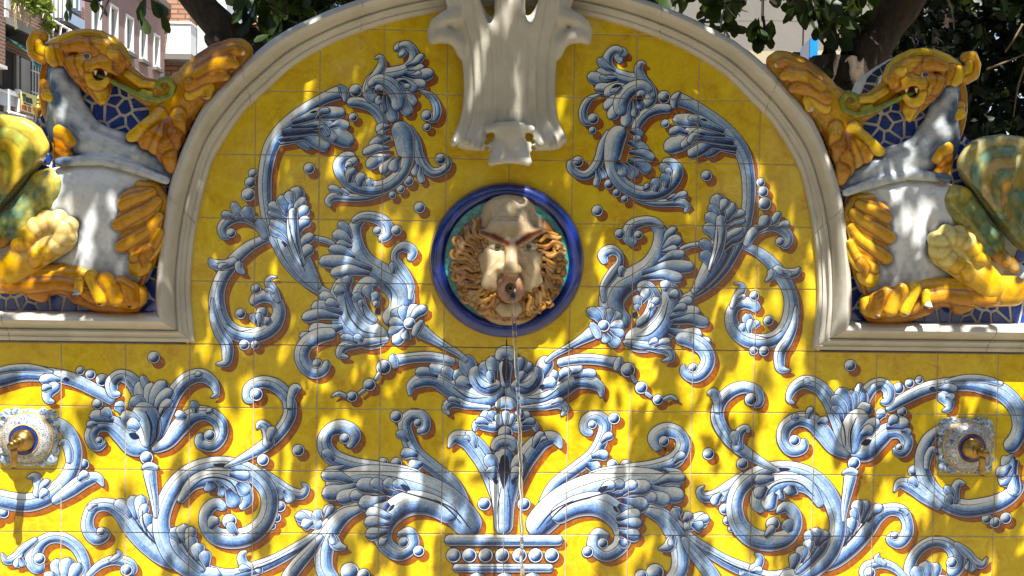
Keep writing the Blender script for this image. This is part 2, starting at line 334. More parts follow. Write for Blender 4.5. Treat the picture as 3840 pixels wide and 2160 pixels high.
def ornament(name, txt, level=0, mirror=True, label=None):
    prims = parse(txt)
    for sg in ((1, -1) if mirror else (1,)):
        VV, FF, CC, SS, MM = [], [], [], [], []; cnt = [0]; lay = [0]
        def put(v, f, c, s, m):
            FF.extend([tuple(i + cnt[0] for i in q2) for q2 in f]); VV.append(v); CC.append(c); SS.append(s); MM.extend([m] * len(f)); cnt[0] += len(v)
        todo = []
        for op, fr, a in prims:
            ox, oy, f = FR[fr]
            if op in 'sSrt':            # stem: s plain, r round tip, S round both ends, t tapering hook
                c = sample([k[:2] for k in a], [k[2] for k in a], fr)
                todo.append(('k', c, True, True, 0, 0))
            elif op == 'l':             # lobe x0,y0 x1,y1 w[,bend]
                (x0, y0), (x1, y1), r2 = a[0], a[1], a[2]; w = r2[0]; bd = r2[1] if len(r2) > 1 else .12
                dx, dy = x1 - x0, y1 - y0; mx, my = (x0 + x1) / 2 - dy * bd, (y0 + y1) / 2 + dx * bd
                c = sample([(x0, y0), ((x0 + mx) / 2, (y0 + my) / 2), (mx, my), ((mx + x1) / 2, (my + y1) / 2), (x1, y1)], [w * .42, w * .62, w * .88, w * .96, w * .70], fr)
                todo.append(('k', c, False, True, .55, orn_rnd.uniform(.0, .14)))
            elif op == 'b':
                for k in a:
                    p = W2(ox + k[0] / f, oy + k[1] / f); todo.append(('d', p, k[2] / f * PXM * .93))
            elif op == 'h':             # small dark eye / hole
                c = sample([k[:2] for k in a], [k[2] for k in a], fr); todo.append(('h', c))
            elif op == 'v':             # vein line
                c = sample([k[:2] for k in a], [k[2] for k in a], fr); todo.append(('h', c))
        yb = -.0010 - level * .0006
        for t in todo:                  # painted shadows first
            shadow_i[0] += 1; ys = -.00025 - shadow_i[0] * 4e-7
            if t[0] == 'k':
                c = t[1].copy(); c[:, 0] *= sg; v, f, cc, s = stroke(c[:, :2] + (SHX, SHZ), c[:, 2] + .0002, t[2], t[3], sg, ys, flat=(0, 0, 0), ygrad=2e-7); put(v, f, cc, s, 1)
            elif t[0] == 'd':
                v, f, cc, s = disc((t[1][0] * sg + SHX, t[1][1] + SHZ), t[2], ys); put(v, f, cc, s, 1)
        for t in todo:
            lay[0] += 1; y = yb - lay[0] * 5e-6
            if t[0] == 'k':
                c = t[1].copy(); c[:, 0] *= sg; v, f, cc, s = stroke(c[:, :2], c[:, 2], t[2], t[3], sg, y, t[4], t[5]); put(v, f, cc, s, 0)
                hm = np.median(c[:, 2])
                if t[4] == 0 and hm > .0085 and len(c) > 16:      # long veins drawn with the liner brush
                    for off, a0, a1 in ((.42, .12, .80), (-.34, .25, .92)):
                        i0, i1 = int(len(c) * a0), int(len(c) * a1); cc2 = c[i0:i1].copy(); T = np.gradient(cc2[:, :2], axis=0); T /= np.linalg.norm(T, axis=1)[:, None] + 1e-9
                        cc2[:, :2] += np.stack([-T[:, 1], T[:, 0]], 1) * (cc2[:, 2] * off)[:, None]; k = len(cc2); hw = .0008 * np.sin(np.linspace(.1, 3.04, k)) + .0001
                        lay[0] += 1; v, f, q2, s = stroke(cc2[:, :2], hw, 0, 0, sg, yb - lay[0] * 5e-6, flat=(.12 if off else .95, 0, .35 if off else 0), ygrad=2e-6); put(v, f, q2, s, 0)
                elif t[4] and hm > .0045:                          # crease down the lobe
                    cc2 = c[1:int(len(c) * .6)].copy(); k = len(cc2)
                    if k > 3:
                        lay[0] += 1; hw = .0009 * np.linspace(1, .1, k); v, f, q2, s = stroke(cc2[:, :2], hw, 0, 0, sg, yb - lay[0] * 5e-6, flat=(.05, 0, .5), ygrad=2e-6); put(v, f, q2, s, 0)
            elif t[0] == 'd':
                v, f, cc, s = disc((t[1][0] * sg, t[1][1]), t[2], y, orn_rnd.uniform(-.08, .06)); put(v, f, cc, s, 0)
            else:
                c = t[1].copy(); c[:, 0] *= sg; v, f, cc, s = stroke(c[:, :2], c[:, 2], 1, 1, sg, y, flat=(0, 0, 1)); put(v, f, cc, s, 0)
        V = np.concatenate(VV); C4 = np.ones((len(V), 4), np.float32); C4[:, :3] = np.concatenate(CC); S3 = np.concatenate(SS).astype(np.float32)
        bm = bmesh.new(); lc = bm.verts.layers.float_color.new('Col'); ls = bm.verts.layers.float_vector.new('st')
        vs = [bm.verts.new(p) for p in V.tolist()]
        for v_, c_, s_ in zip(vs, C4.tolist(), S3.tolist()): v_[lc] = c_; v_[ls] = s_
        for f_, m_ in zip(FF, MM):
            try: q2 = bm.faces.new([vs[i] for i in f_]); q2.material_index = m_
            except ValueError: pass
        # open the film along every tile joint, so the recessed grout shows through the painting
        x0, x1, z0, z1 = V[:, 0].min(), V[:, 0].max(), V[:, 2].min(), V[:, 2].max()
        gap = TJ * .85
        for ax, lo, hi, org in ((0, x0, x1, 0.0), (2, z0, z1, Z0)):
            for i in range(math.ceil((lo - org) / TW), math.floor((hi - org) / TW) + 1):
                no = (1, 0, 0) if ax == 0 else (0, 0, 1)
                for e in (-gap, gap):
                    co = [0, 0, 0]; co[ax] = org + i * TW + e
                    bmesh.ops.bisect_plane(bm, geom=bm.verts[:] + bm.edges[:] + bm.faces[:], plane_co=co, plane_no=no)
                k = org + i * TW
                dead = [f_ for f_ in bm.faces if abs(f_.calc_center_median()[ax] - k) < gap]
                bmesh.ops.delete(bm, geom=dead, context='FACES')
        for f_ in bm.faces:
            if f_.normal.y > 0: f_.normal_flip()
        me = bpy.data.meshes.new(name); bm.to_mesh(me); bm.free(); me.materials.append(M['film']); me.materials.append(M['shadowpaint'])
        o = link(name, me, wall)
        if label: o['label'] = label
def beads(txt):
    for op, fr, a in parse(txt):
        for k in a: ornament('painted_bead', '%s b %g,%g,%g' % (fr, *k))
# traced forms (left half; the painter mirrored them about the axis)
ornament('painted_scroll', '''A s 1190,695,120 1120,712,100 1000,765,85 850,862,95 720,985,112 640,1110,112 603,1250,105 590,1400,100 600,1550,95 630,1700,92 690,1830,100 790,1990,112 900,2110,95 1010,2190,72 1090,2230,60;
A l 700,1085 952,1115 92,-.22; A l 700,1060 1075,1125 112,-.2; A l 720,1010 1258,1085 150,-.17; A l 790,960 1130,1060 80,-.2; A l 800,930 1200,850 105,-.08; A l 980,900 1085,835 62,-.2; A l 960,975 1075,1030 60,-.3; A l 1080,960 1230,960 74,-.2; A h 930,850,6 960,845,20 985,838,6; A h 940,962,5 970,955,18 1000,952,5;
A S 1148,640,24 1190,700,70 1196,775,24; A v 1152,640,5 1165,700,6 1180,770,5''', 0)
ornament('painted_leaf', '''A r 1210,775,66 1300,775,80 1400,812,82 1470,900,76 1492,985,60;
A S 1598,428,40 1638,398,56 1612,350,66 1568,385,40; A s 1600,350,40 1660,340,62 1712,392,70 1710,465,84 1660,530,100 1560,562,110 1450,582,110 1385,640,96 1375,705,90 1430,765,70;
A l 1655,505 1790,410 66,.1; A l 1665,535 1795,498 62,.1; A l 1640,560 1866,545 100,.12; A l 1620,590 1810,640 84,.1; A l 1690,570 1770,545 44,.1;
A t 1420,445,10 1456,432,40 1478,480,62 1440,555,66 1385,620,50 1352,690,22;
A l 1500,640 1735,690 110,-.12; A l 1530,680 1730,795 96,-.1; A l 1540,720 1690,870 96,-.08; A l 1520,730 1568,925 100,0; A l 1500,720 1500,850 66,.1; A l 1470,720 1462,790 70,.2;
A s 1372,650,50 1440,610,90 1530,640,110 1600,740,120 1590,840,90; A l 1600,620 1690,655 50,.2; A h 1600,612,8 1640,612,24 1680,630,6;
A S 1425,680,40 1450,665,54 1480,690,40; A h 1440,690,14 1465,705,44 1490,720,14''', 1)
ornament('painted_scroll', '''A s 1755,678,14 1850,732,54 1890,820,66 1872,895,60 1812,905,30; A b 1812,872,44 1814,960,31''', 0)
beads('A 1275,685,51; A 926,1272,44; A 1258,885,34; B 1758,360,44'.replace('A ', 'A b ').replace('B ', 'B b '))
ornament('painted_leaf', '''A s 1690,950,20 1730,1060,66 1755,1180,76 1800,1262,78 1860,1304,72 1925,1290,66 1972,1240,60 1965,1185,44; A b 1918,1201,44;
A l 1745,1240 1720,1330 70,0; A l 1770,1260 1780,1385 58,.1;
A s 1570,930,110 1630,1010,150 1650,1110,140 1660,1210,104 1615,1315,100 1510,1400,104 1390,1425,112 1270,1395,116 1175,1315,96 1150,1240,84 1205,1180,70 1275,1180,44;
A l 1530,960 1440,1005 84,.2; A l 1540,1040 1385,1120 90,.1; A l 1530,1120 1330,1160 76,.1; A l 1540,1180 1360,1262 96,.1; A l 1560,1200 1465,1310 90,0; A l 1600,1200 1562,1300 100,.1; A h 1595,1178,8 1612,1190,26 1612,1215,8;
A l 1210,1330 1290,1195 70,-.2; A l 1230,1380 1275,1270 78,-.2; A l 1310,1410 1345,1310 84,-.2; A l 1410,1400 1375,1345 60,-.2; A l 1200,1270 1250,1240 50,-.2;
A S 1440,1000,30 1470,1010,60 1500,990,40''', 1)
ornament('painted_leaf', '''B s 1520,238,30 1400,276,48 1290,288,56 1190,280,64 1110,278,70 1068,312,52 1088,356,14; B l 1230,262 1140,228 46,.1; B l 1180,262 1068,205 58,.1; B b 1675,158,40 1615,220,33 1553,265,30''', 0)
ornament('painted_leaf', '''B b 502,100,36 482,170,44 466,262,54; B s 605,600,56 560,505,80 490,450,84 400,430,84 315,458,84 268,520,72 290,578,56 342,570,24; B b 335,552,38; B l 470,440 342,322 66,-.12; B l 520,470 440,350 108,-.1; B l 360,450 262,408 66,.1''', 0)
ornament('painted_leaf', '''B s 1005,975,50 900,830,140 820,690,180 775,560,190 762,430,170 775,320,130 800,230,80;
B l 800,640 620,500 110,.12; B l 790,600 632,455 80,.1; B l 770,480 612,395 76,.1; B l 770,430 615,335 80,.1; B l 760,400 705,265 110,.05; B l 790,380 845,200 120,.05; B l 800,330 765,235 84,0; B l 815,420 900,285 72,-.1; B l 820,480 925,355 90,-.12; B l 830,560 935,440 96,-.12; B l 850,690 962,560 84,-.1; B l 870,760 955,650 96,-.12;
B s 880,800,40 820,640,80 800,480,84 810,360,60; B v 900,850,6 830,680,10 775,500,8 770,380,4; B v 880,800,5 830,600,9 830,450,4; B h 715,615,10 742,635,26 742,660,10''', 1)
ornament('painted_scroll', '''B s 745,588,44 620,592,56 500,640,78 405,712,92 325,805,104 262,905,104 232,1005,110 232,1105,124 265,1205,120 335,1285,116 450,1325,116 570,1310,116 665,1240,112 700,1140,96 672,1060,90 600,1030,92 530,1045,92 490,1095,60;
B s 388,758,84 290,792,74 205,785,70 172,742,26; B s 400,760,60 398,820,60 445,862,14; B l 310,790 240,815 50,.1;
B t 700,1080,40 660,990,66 618,920,60 640,885,30 688,885,8; B l 660,1010 590,975 40,.1;
B b 408,1160,42 525,973,40; B l 520,1230 480,1165 64,.1; B l 560,1250 590,1110 90,-.1; B l 600,1250 625,1190 80,-.1; B l 550,1260 540,1150 60,.1; B v 290,1230,6 400,1290,8 520,1270,5; 
B s 195,1040,20 205,1180,60 255,1310,84 305,1390,92 312,1470,84 295,1530,66 220,1540,14; B b 435,1395,42 517,1395,35''', 0)
ornament('painted_stem', 'B s 950,588,40 1050,608,40 1120,640,34', 0)
ornament('painted_flower', '''B s 1335,430,70 1272,505,96 1275,625,116 1335,755,140 1450,855,175 1570,935,205 1625,1035,200 1600,1140,170 1500,1240,160;
B s 1245,470,40 1320,430,66 1420,436,84 1500,480,96 1515,560,84 1450,610,50; B b 1440,535,36 1583,532,42;
B s 1685,1060,30 1690,940,60 1625,830,80 1572,745,60 1580,690,56 1640,655,80 1702,695,84 1680,765,40;
B l 1560,860 1545,770 60,.1; B l 1240,600 1145,470 74,.1; B l 1240,640 1100,555 104,.1; B l 1250,660 1130,625 70,0; B l 1270,740 1070,670 84,.1; B l 1400,830 1000,765 112,.06; B l 1380,860 1085,860 96,.1;
B s 1520,1340,120 1380,1320,230 1260,1230,270 1190,1110,240 1170,990,160 1195,890,96;
B l 1190,1000 1110,985 100,.1; B l 1120,1080 1000,1020 90,.1; B l 1180,1160 940,1110 110,.08; B l 1150,1190 870,1195 96,.1; B l 1150,1110 1045,1075 80,.1; B l 1180,1260 920,1280 120,-.08; B l 1060,1320 850,1325 80,-.1; B l 1220,960 1210,870 100,0;
B s 1430,1230,70 1330,1130,90 1300,1010,100 1370,930,104 1430,960,84; B l 1330,1060 1260,1010 84,-.1; B l 1400,1050 1345,940 90,0; B l 1410,1080 1430,990 84,.1; B l 1420,1110 1430,1060 60,.1; B l 1340,1100 1300,1060 64,0; B h 1430,1120,16 1446,1145,50 1462,1165,16; B v 1190,1020,6 1230,1180,10 1330,1290,10 1440,1310,4; B v 1320,1050,6 1350,1180,9 1440,1240,4; B v 1450,900,6 1540,1000,10 1540,1110,5;
B s 1530,1350,40 1400,1370,60 1260,1392,76 1180,1415,76 1160,1470,60 1230,1490,10; B l 1290,1385 1160,1335 64,.1; B l 1330,1370 1260,1330 60,.1;
B s 1130,1310,90 1000,1330,116 905,1390,116 870,1470,112 905,1560,110 980,1600,104 1050,1560,76 1060,1510,30; B b 985,1535,38''', 0)
ornament('painted_flower', '''B l 1640,1230 1545,1140 100,.1; B l 1650,1220 1635,1095 96,0; B l 1670,1210 1740,1090 96,0; B l 1690,1220 1815,1110 90,-.1; B l 1640,1250 1525,1225 90,.1; B l 1640,1270 1520,1305 90,0; B l 1650,1280 1555,1380 96,-.1; B l 1670,1290 1645,1360 90,0; B b 1682,1232,48;
B s 1735,1268,130 1790,1305,100 1860,1350,70 1950,1405,52 2050,1462,44 2120,1520,40; B S 1712,1335,40 1742,1268,66 1786,1208,36''', 1)
# ---- middle: palmettes, vase, great leaves
ornament('painted_palmette', '''E s 648,215,50 630,290,90 545,335,130 430,315,150 320,255,135 225,205,112 135,212,92 70,252,60 62,312,14;
E l 240,190 95,160 70,.1; E l 330,200 185,118 84,.1; E l 340,210 265,135 70,.1; E l 430,260 345,150 96,.1; E l 470,250 400,55 112,.05; E l 450,260 350,215 90,.1; E s 640,240,60 560,250,120 490,200,110 480,120,80; E l 560,180 510,100 90,.1; E l 600,200 575,60 84,0; E l 590,230 560,150 60,0; E h 425,235,8 445,245,20 460,262,6; E v 470,190,6 520,260,9 610,240,4; E v 330,250,6 430,320,8 560,320,4;
E s 580,385,24 430,374,50 330,352,66 288,390,50 315,432,10; E l 380,360 300,330 46,.1''', 0)
ornament('painted_palmette', '''E s 668,260,60 668,150,80 668,85,116; E S 622,90,40 640,45,80 668,38,90 700,45,80 722,90,40; E v 668,70,30 668,160,50 668,250,4''', 1, mirror=False)
ornament('painted_scroll', '''D s 1295,90,96 1340,85,74 1420,72,66 1520,66,68 1620,78,62 1700,100,50; D S 1300,45,30 1306,90,60 1325,140,26; D b 1245,130,50 1155,240,42 1045,315,36; D s 1222,160,24 1190,212,24; D s 1130,268,24 1085,302,24; D t 1015,318,24 960,295,26 912,318,8''', 1)
ornament('painted_palmette', '''E s 650,450,40 610,500,74 545,492,84 485,490,60 470,540,10; E l 590,470 505,430 74,.1; E l 600,470 560,410 70,.1; E l 560,490 475,470 60,.1; E s 640,500,40 620,420,70''', 0)
ornament('painted_palmette', 'E S 615,395,40 635,365,70 668,352,80 700,365,70 722,395,40; E s 668,500,20 668,400,60; E b 665,545,50', 1, mirror=False)
ornament('painted_plume', '''E s 620,1000,60 590,860,100 545,740,120 490,650,130 425,590,112 345,578,80 305,640,12; E l 480,640 420,535 64,.1; E l 440,600 400,570 40,.1''', 0)
ornament('painted_plume', '''E s 655,1185,112 655,1000,140 660,860,190 660,740,170 660,640,120; E S 592,660,50 620,610,80 660,598,90 705,610,80 730,660,50; E v 660,680,40 656,780,70 655,900,10; E l 610,820 548,680 84,.05; E l 600,840 560,760 90,.05; E l 710,820 775,680 84,-.05; E l 720,840 760,760 90,-.05; E h 585,830,10 605,850,30 610,870,10; E h 735,830,10 717,850,30 710,870,10; E v 625,1170,5 620,1000,8 640,880,4; E v 690,1170,5 695,1000,8 680,880,4''', 1, mirror=False)
ornament('painted_leaf', '''D s 1815,1120,40 1700,880,74 1560,765,84 1445,670,92 1392,560,84 1380,480,84 1430,432,80 1492,455,84 1500,515,74 1455,545,30; D b 1462,482,30; D l 1400,600 1325,540 60,.1; D l 1460,690 1350,680 76,.1; D l 1490,740 1400,765 90,0; D h 1450,800,8 1500,812,22 1560,830,6; D b 1323,440,40 1240,735,37 1325,735,38 1880,993,44''', 0)
ornament('painted_leaf', '''D s 1600,890,40 1420,805,80 1220,765,76 1040,740,90 915,690,104 872,605,92 900,535,84 980,510,100 1052,560,104 1030,645,40; D b 998,580,36; D l 930,720 855,660 70,.1; D l 1000,760 870,800 66,0;
D s 1830,1185,150 1750,1085,190 1630,975,200 1480,905,210 1300,855,200 1120,835,170 980,850,120 880,880,70;
D l 1050,860 850,810 80,.1; D l 1080,880 855,930 110,-.06; D l 1140,890 945,965 100,-.06; D l 1180,890 1030,950 84,-.1;
D s 1700,1085,110 1540,1000,140 1400,990,160 1290,1060,150 1240,1160,124 1262,1255,104 1350,1305,96 1425,1250,90 1405,1175,76 1330,1190,30; D b 1370,1235,36;
D l 1300,930 1070,870 110,.06; D l 1260,920 1160,850 84,.1; D l 1330,900 1240,855 84,.1; D l 1400,910 1300,860 76,.1; D l 1260,960 1085,990 110,-.08; D l 1280,990 1180,1050 96,-.05; D h 1350,870,10 1385,890,30 1415,905,8; D h 1280,1040,8 1300,1010,22 1312,995,8;
D l 1290,1080 1130,1050 90,.05; D l 1280,1120 1120,1110 84,.05; D l 1270,1170 1130,1190 90,0; D l 1270,1220 1210,1235 70,-.1; D v 1740,1120,6 1620,1000,12 1450,940,10 1300,900,4; D v 1800,1160,6 1690,1030,10 1560,960,4; D b 1466,1290,38''', 1)
ornament('painted_vase', '''E S 280,1222,70 480,1222,72 655,1222,72 840,1222,72 1030,1222,70; E b 338,1317,49 438,1317,49 541,1317,49 645,1317,49 755,1317,49 856,1317,49 959,1317,49; E S 332,1397,52 500,1397,54 655,1397,54 800,1397,54 970,1397,52; E s 485,1425,110 485,1600,110; E s 660,1425,110 660,1600,110; E s 835,1425,110 835,1600,110; E v 320,1258,4 655,1262,10 1000,1258,4''', 2, mirror=False)
# ---- lower field
ornament('painted_scroll', '''C s -90,600,110 -150,540,104 -185,440,104 -155,320,110 -60,225,112 40,190,112 150,168,104 300,178,92 450,205,84 600,275,78 725,350,62; C s -60,170,30 60,140,46 200,138,50 340,160,20; C l 390,215 248,215 66,.1; C s 380,240,70 310,285,80 305,335,50 350,350,10; C l 330,260 265,270 56,.1; C h 400,202,12 420,207,30 442,212,10; C b 508,152,28 572,175,33 645,210,41''', 0)
beads('C b 972,68,40; C b 528,743,38; C b 25,1050,35; C b 617,362,36')
ornament('painted_flower', '''C s 980,645,60 1000,520,110 1050,400,104 1110,285,96 1190,205,92 1280,185,84 1350,235,62 1368,300,36 1330,322,8; C l 1230,190 1270,160 50,.1;
C s 900,360,90 870,270,96 815,200,84 755,185,76 708,230,80 722,295,66 765,300,20;
C l 930,480 900,210 130,0; C l 940,400 895,180 50,.1; C l 950,420 960,225 100,0; C l 960,430 1045,215 110,-.05; C l 980,420 1090,270 84,-.1; C l 1010,440 1085,335 66,-.1; C l 900,420 830,320 110,.1;
C s 960,655,50 1060,605,84 1140,505,112 1222,435,104 1310,425,92 1388,480,92 1396,560,84 1340,622,84 1268,605,72 1270,545,50; C b 1325,560,38; C l 1180,450 1105,430 64,.1; C l 1240,420 1210,345 56,.1; C l 1300,420 1340,390 50,.1;
C s 950,645,60 860,625,140 780,550,136 700,490,112 620,500,84 578,560,84 615,622,80 672,600,36; C b 628,592,26; C l 720,470 565,435 90,.05; C l 700,450 640,400 84,.1; C l 620,490 550,500 50,.1; C l 780,420 730,355 76,.1;
C s 930,640,60 940,540,150 900,440,190 830,420,130; C l 880,480 760,440 90,.1; C l 880,520 800,480 90,.1; C h 815,548,12 850,565,44 885,575,12; C v 945,640,6 955,500,12 920,400,5; C v 985,600,5 1000,480,10 1040,380,4; C b 927,700,43;
C r 948,755,116 948,790,88 962,880,66 978,980,48 985,1085,20; C S 895,768,24 945,750,46 1005,768,24''', 1)
ornament('painted_scroll', '''C s 1400,1445,80 1250,1425,112 1110,1335,120 1040,1220,112 1020,1100,108 1050,980,110 1110,875,112 1210,790,110 1340,748,104 1480,752,100 1600,805,108 1685,895,108 1705,1000,108 1670,1110,114 1580,1190,124 1460,1215,124 1360,1190,112 1300,1110,84 1310,1035,80 1370,990,76 1430,1030,40;
C l 1330,1150 1380,1080 90,-.1; C b 1450,1100,48; C l 1500,1190 1440,1110 60,0;
C s 1130,985,40 1230,860,90 1380,830,140 1490,890,170 1545,970,120 1525,1032,12; C l 1330,850 1345,915 110,0; C l 1400,880 1420,945 84,0; C l 1440,900 1500,1010 110,0; C l 1500,860 1570,930 96,0; C l 1450,810 1580,820 84,0; C v 1180,920,6 1300,830,10 1450,850,10 1520,960,4; C h 1345,745,10 1410,750,30 1460,752,10''', 1)
ornament('painted_scroll', '''D s 235,762,16 360,702,50 500,620,80 600,525,82 655,420,84 640,325,84 560,245,84 470,225,76 400,260,74 390,325,60 430,345,24; D b 440,300,44; D s 655,400,44 662,315,52 690,262,62 728,268,10; D s 515,640,84 520,565,70 500,505,62 462,488,44 444,520,8; D l 530,600 556,505 70,-.1; D b 483,715,40''', 2)
beads('D b 706,655,40')
ornament('painted_leaf', '''D s 465,775,40 560,865,84 650,920,76 730,932,64 755,890,46 725,858,8; D l 560,900 605,965 76,-.1; D l 610,910 665,985 70,-.1; D b 590,1008,38 568,1080,32 541,1133,25''', 0)
ornament('painted_leaf', '''C s 1170,1400,40 1060,1335,124 930,1235,136 835,1125,136 765,1040,112 685,1000,84 600,1010,84 558,1080,74 560,1155,84 612,1212,84 672,1185,56 655,1145,20; C b 640,1168,30; C l 620,1000 555,1030 44,.1; C l 830,1080 725,975 80,.1; C l 870,1090 830,940 96,.05; C l 900,1110 890,935 90,0; C l 910,1120 925,990 66,-.1; C l 940,1180 925,1050 96,0; C l 990,1240 970,1110 104,0; C v 830,1060,6 920,1180,12 1060,1310,6; C v 900,1030,5 910,1120,10 1000,1250,5''', 0)
ornament('painted_leaf', '''C s 1290,1420,50 1210,1320,110 1145,1230,130 1110,1150,90; C l 1150,1240 1078,1150 84,.1; C l 1170,1240 1160,1118 100,0; C l 1190,1260 1215,1135 80,0; C l 1220,1300 1205,1195 84,0; C l 1260,1350 1245,1235 96,0; C l 1310,1390 1290,1285 84,0; C v 1130,1200,5 1200,1310,10 1300,1410,4''', 2)
ornament('painted_stem', '''D s 60,1380,80 180,1430,80 300,1440,76 420,1405,90 560,1350,80 700,1270,70 820,1190,64 910,1100,62 1010,1030,64 1090,1000,40; D s 420,1400,60 362,1372,62 350,1315,50 385,1290,10; D l 400,1410 330,1400 50,.1; D l 470,1390 450,1430 60,0; D v 300,1440,6 500,1380,12 700,1280,6''', 0)
ornament('painted_leaf', '''D s 850,1140,50 790,1100,104 725,1078,104 690,1070,50; D l 780,1100 685,1065 70,.05; D l 800,1110 725,1130 84,0; D l 850,1090 805,1035 76,0; D l 920,1060 880,1000 84,0; D l 880,1080 930,1005 60,0;
D s 1115,1020,40 1000,1065,92 920,1155,112 872,1270,122 872,1400,112 940,1500,100; D s 915,1185,60 948,1252,74 1015,1270,10; D l 920,1180 930,1250 56,0; D s 620,1490,90 700,1380,90 780,1290,76 860,1190,40; D b 1030,1420,62 1118,1440,42''', 1)
ornament('painted_scroll', '''C s 345,460,56 430,535,82 472,640,92 460,760,96 400,865,104 300,945,114 180,985,116 50,972,116 -60,940,112 -150,880,100 -200,800,90; C l -150,640 -60,700 110,.1; C l -160,660 -60,830 110,.1; C l -130,700 -30,760 90,.1; C l -170,760 -150,900 96,0; C b -33,1075,38 -105,1045,40; C s 330,985,50 450,905,90 540,845,92 620,830,62 655,885,10; C l 500,850 560,795 64,-.1; C s 235,955,60 245,880,62 222,820,54 172,828,12; C l 250,940 315,840 56,-.1; C l 260,960 305,905 66,-.1; C s 440,740,36 432,650,52 402,600,42 372,625,10''', 0)
ornament('painted_scroll', '''C s 530,1520,60 532,1360,74 480,1262,74 390,1208,74 300,1215,74 232,1275,96 222,1360,116 265,1425,80; C b 250,1340,40; C s 240,1210,34 155,1275,60 95,1335,60 40,1350,50 12,1300,10; C l 150,1310 95,1395 56,0; C l 130,1330 150,1390 46,0; C s 545,1460,36 640,1375,54 740,1348,66 825,1382,76 835,1445,66; C b 800,1410,40; C s 690,1358,24 755,1312,44 738,1282,8; C l 400,1500 350,1340 96,0; C l 420,1500 430,1330 110,0; C l 440,1500 505,1365 90,0; C l 300,1500 330,1420 90,0''', 0)
# ================================================================== cream moulding round arch and ledge
mould = tag(empty('arch_moulding', (0, -.01, Z0 + .05)), 'cream glazed moulding framing the arch and the ledges under the beasts', 'moulding')
PROF = [(0, .0), (.004, .030), (.04, .046), (.10, .057), (.18, .063), (.27, .065), (.36, .061), (.45, .051), (.52, .040), (.555, .033), (.565, .027), (.60, .026), (.605, .031), (.66, .032), (.70, .030), (.705, .023), (.76, .019), (.82, .018), (.86, .020), (.865, .016), (.96, .014), (.985, .012), (1.0, .001)]
def loft(O, I, name, prof=PROF, mat='cream', sink=0):
    """O, I: matching outer / inner rails of (x, z)"""
    O = np.asarray(O); I = np.asarray(I); n = len(O); m = len(prof); V = []
    for k in range(n):
        for p, h in prof:
            q2 = O[k] * (1 - p) + I[k] * p; V.append((q2[0], -(max(h - sink, -.004)), q2[1]))
    F = [(i * m + j, i * m + j + 1, (i + 1) * m + j + 1, (i + 1) * m + j) for i in range(n - 1) for j in range(m - 1)]
    F += [tuple(range(m - 1, -1, -1)), tuple(range((n - 1) * m, n * m))]
    o = mesh(name, V, F, M[mat], mould); me = o.data
    bm = bmesh.new(); bm.from_mesh(me); bmesh.ops.recalc_face_normals(bm, faces=bm.faces[:])
    bm.to_mesh(me); bm.free()
    try: me.shade_smooth(); me.set_sharp_from_angle(angle=R(38))
    except Exception: pass
    return o
# rails: arch (index 0 at the mitre corner) and ledge
ob = cat([W2(*p, -.012) for p in OUT], 200); ib = cat([W2(*p) for p in INN], 200); ib[0] = (ib[0][0], Z0 + .0045)
ob[-1][0] = 0; ib[-1][0] = 0
lx = -1.635
ledO = lambda x: Z0 + .0765; ledI = lambda x: Z0 + .0045
ARJ = [0, .255, .515, .76, 1.0]                      # joints along the arch
for sg in (1, -1):
    for a, b2 in zip(ARJ[:-1], ARJ[1:]):
        i0, i1 = int(a * 199), int(b2 * 199); k = np.linspace(i0 + (.18 if a else 0), i1 - .18, i1 - i0 + 1)
        Oo = np.stack([np.interp(k, range(200), ob[:, 0]) * sg, np.interp(k, range(200), ob[:, 1])], 1)
        Ii = np.stack([np.interp(k, range(200), ib[:, 0]) * sg, np.interp(k, range(200), ib[:, 1])], 1)
        if a == 0: Oo[0] = (ob[0, 0] * sg, Z0 + .0765)
        loft(Oo, Ii, 'moulding_segment')
    cO, cI = ob[0, 0], ib[0, 0]
    xs = [0, .345, .66, .83]                    # ledge pieces out from the corner
    for q0, q1 in zip(xs[:-1], xs[1:]):
        O2 = [((cO - q0 - (.0009 if q0 else .0006)) * sg, Z0 + .0765), ((cO - q1 + .0009) * sg, Z0 + .0765)]
        I2 = [(((cI - .001) if q0 == 0 else cO - q0 - .0009) * sg, Z0 + .0045), ((cO - q1 + .0009) * sg, Z0 + .0045)]
        loft(O2, I2, 'moulding_segment')
loft(np.stack([ob[:, 0], ob[:, 1]], 1), np.stack([ib[:, 0], ib[:, 1]], 1), 'mortar_bed', mat='wgrout', sink=.0035)
loft(np.stack([-ob[:, 0], ob[:, 1]], 1), np.stack([-ib[:, 0], ib[:, 1]], 1), 'mortar_bed', mat='wgrout', sink=.0035)
for sg in (1, -1): loft([(ob[0, 0] * sg, Z0 + .0765), (lx * sg, Z0 + .0765)], [(ib[0, 0] * sg, Z0 + .0045), (lx * sg, Z0 + .0045)], 'mortar_bed', mat='wgrout', sink=.0035)
b = MB(); pts = [(p[0], p[1]) for p in ob[::4]]; pts = pts + [(-p[0], p[1]) for p in pts[::-1]]
b.prism(pts[::-1], .004, .24); b.build('arch_core', M['wgrout'], mould)

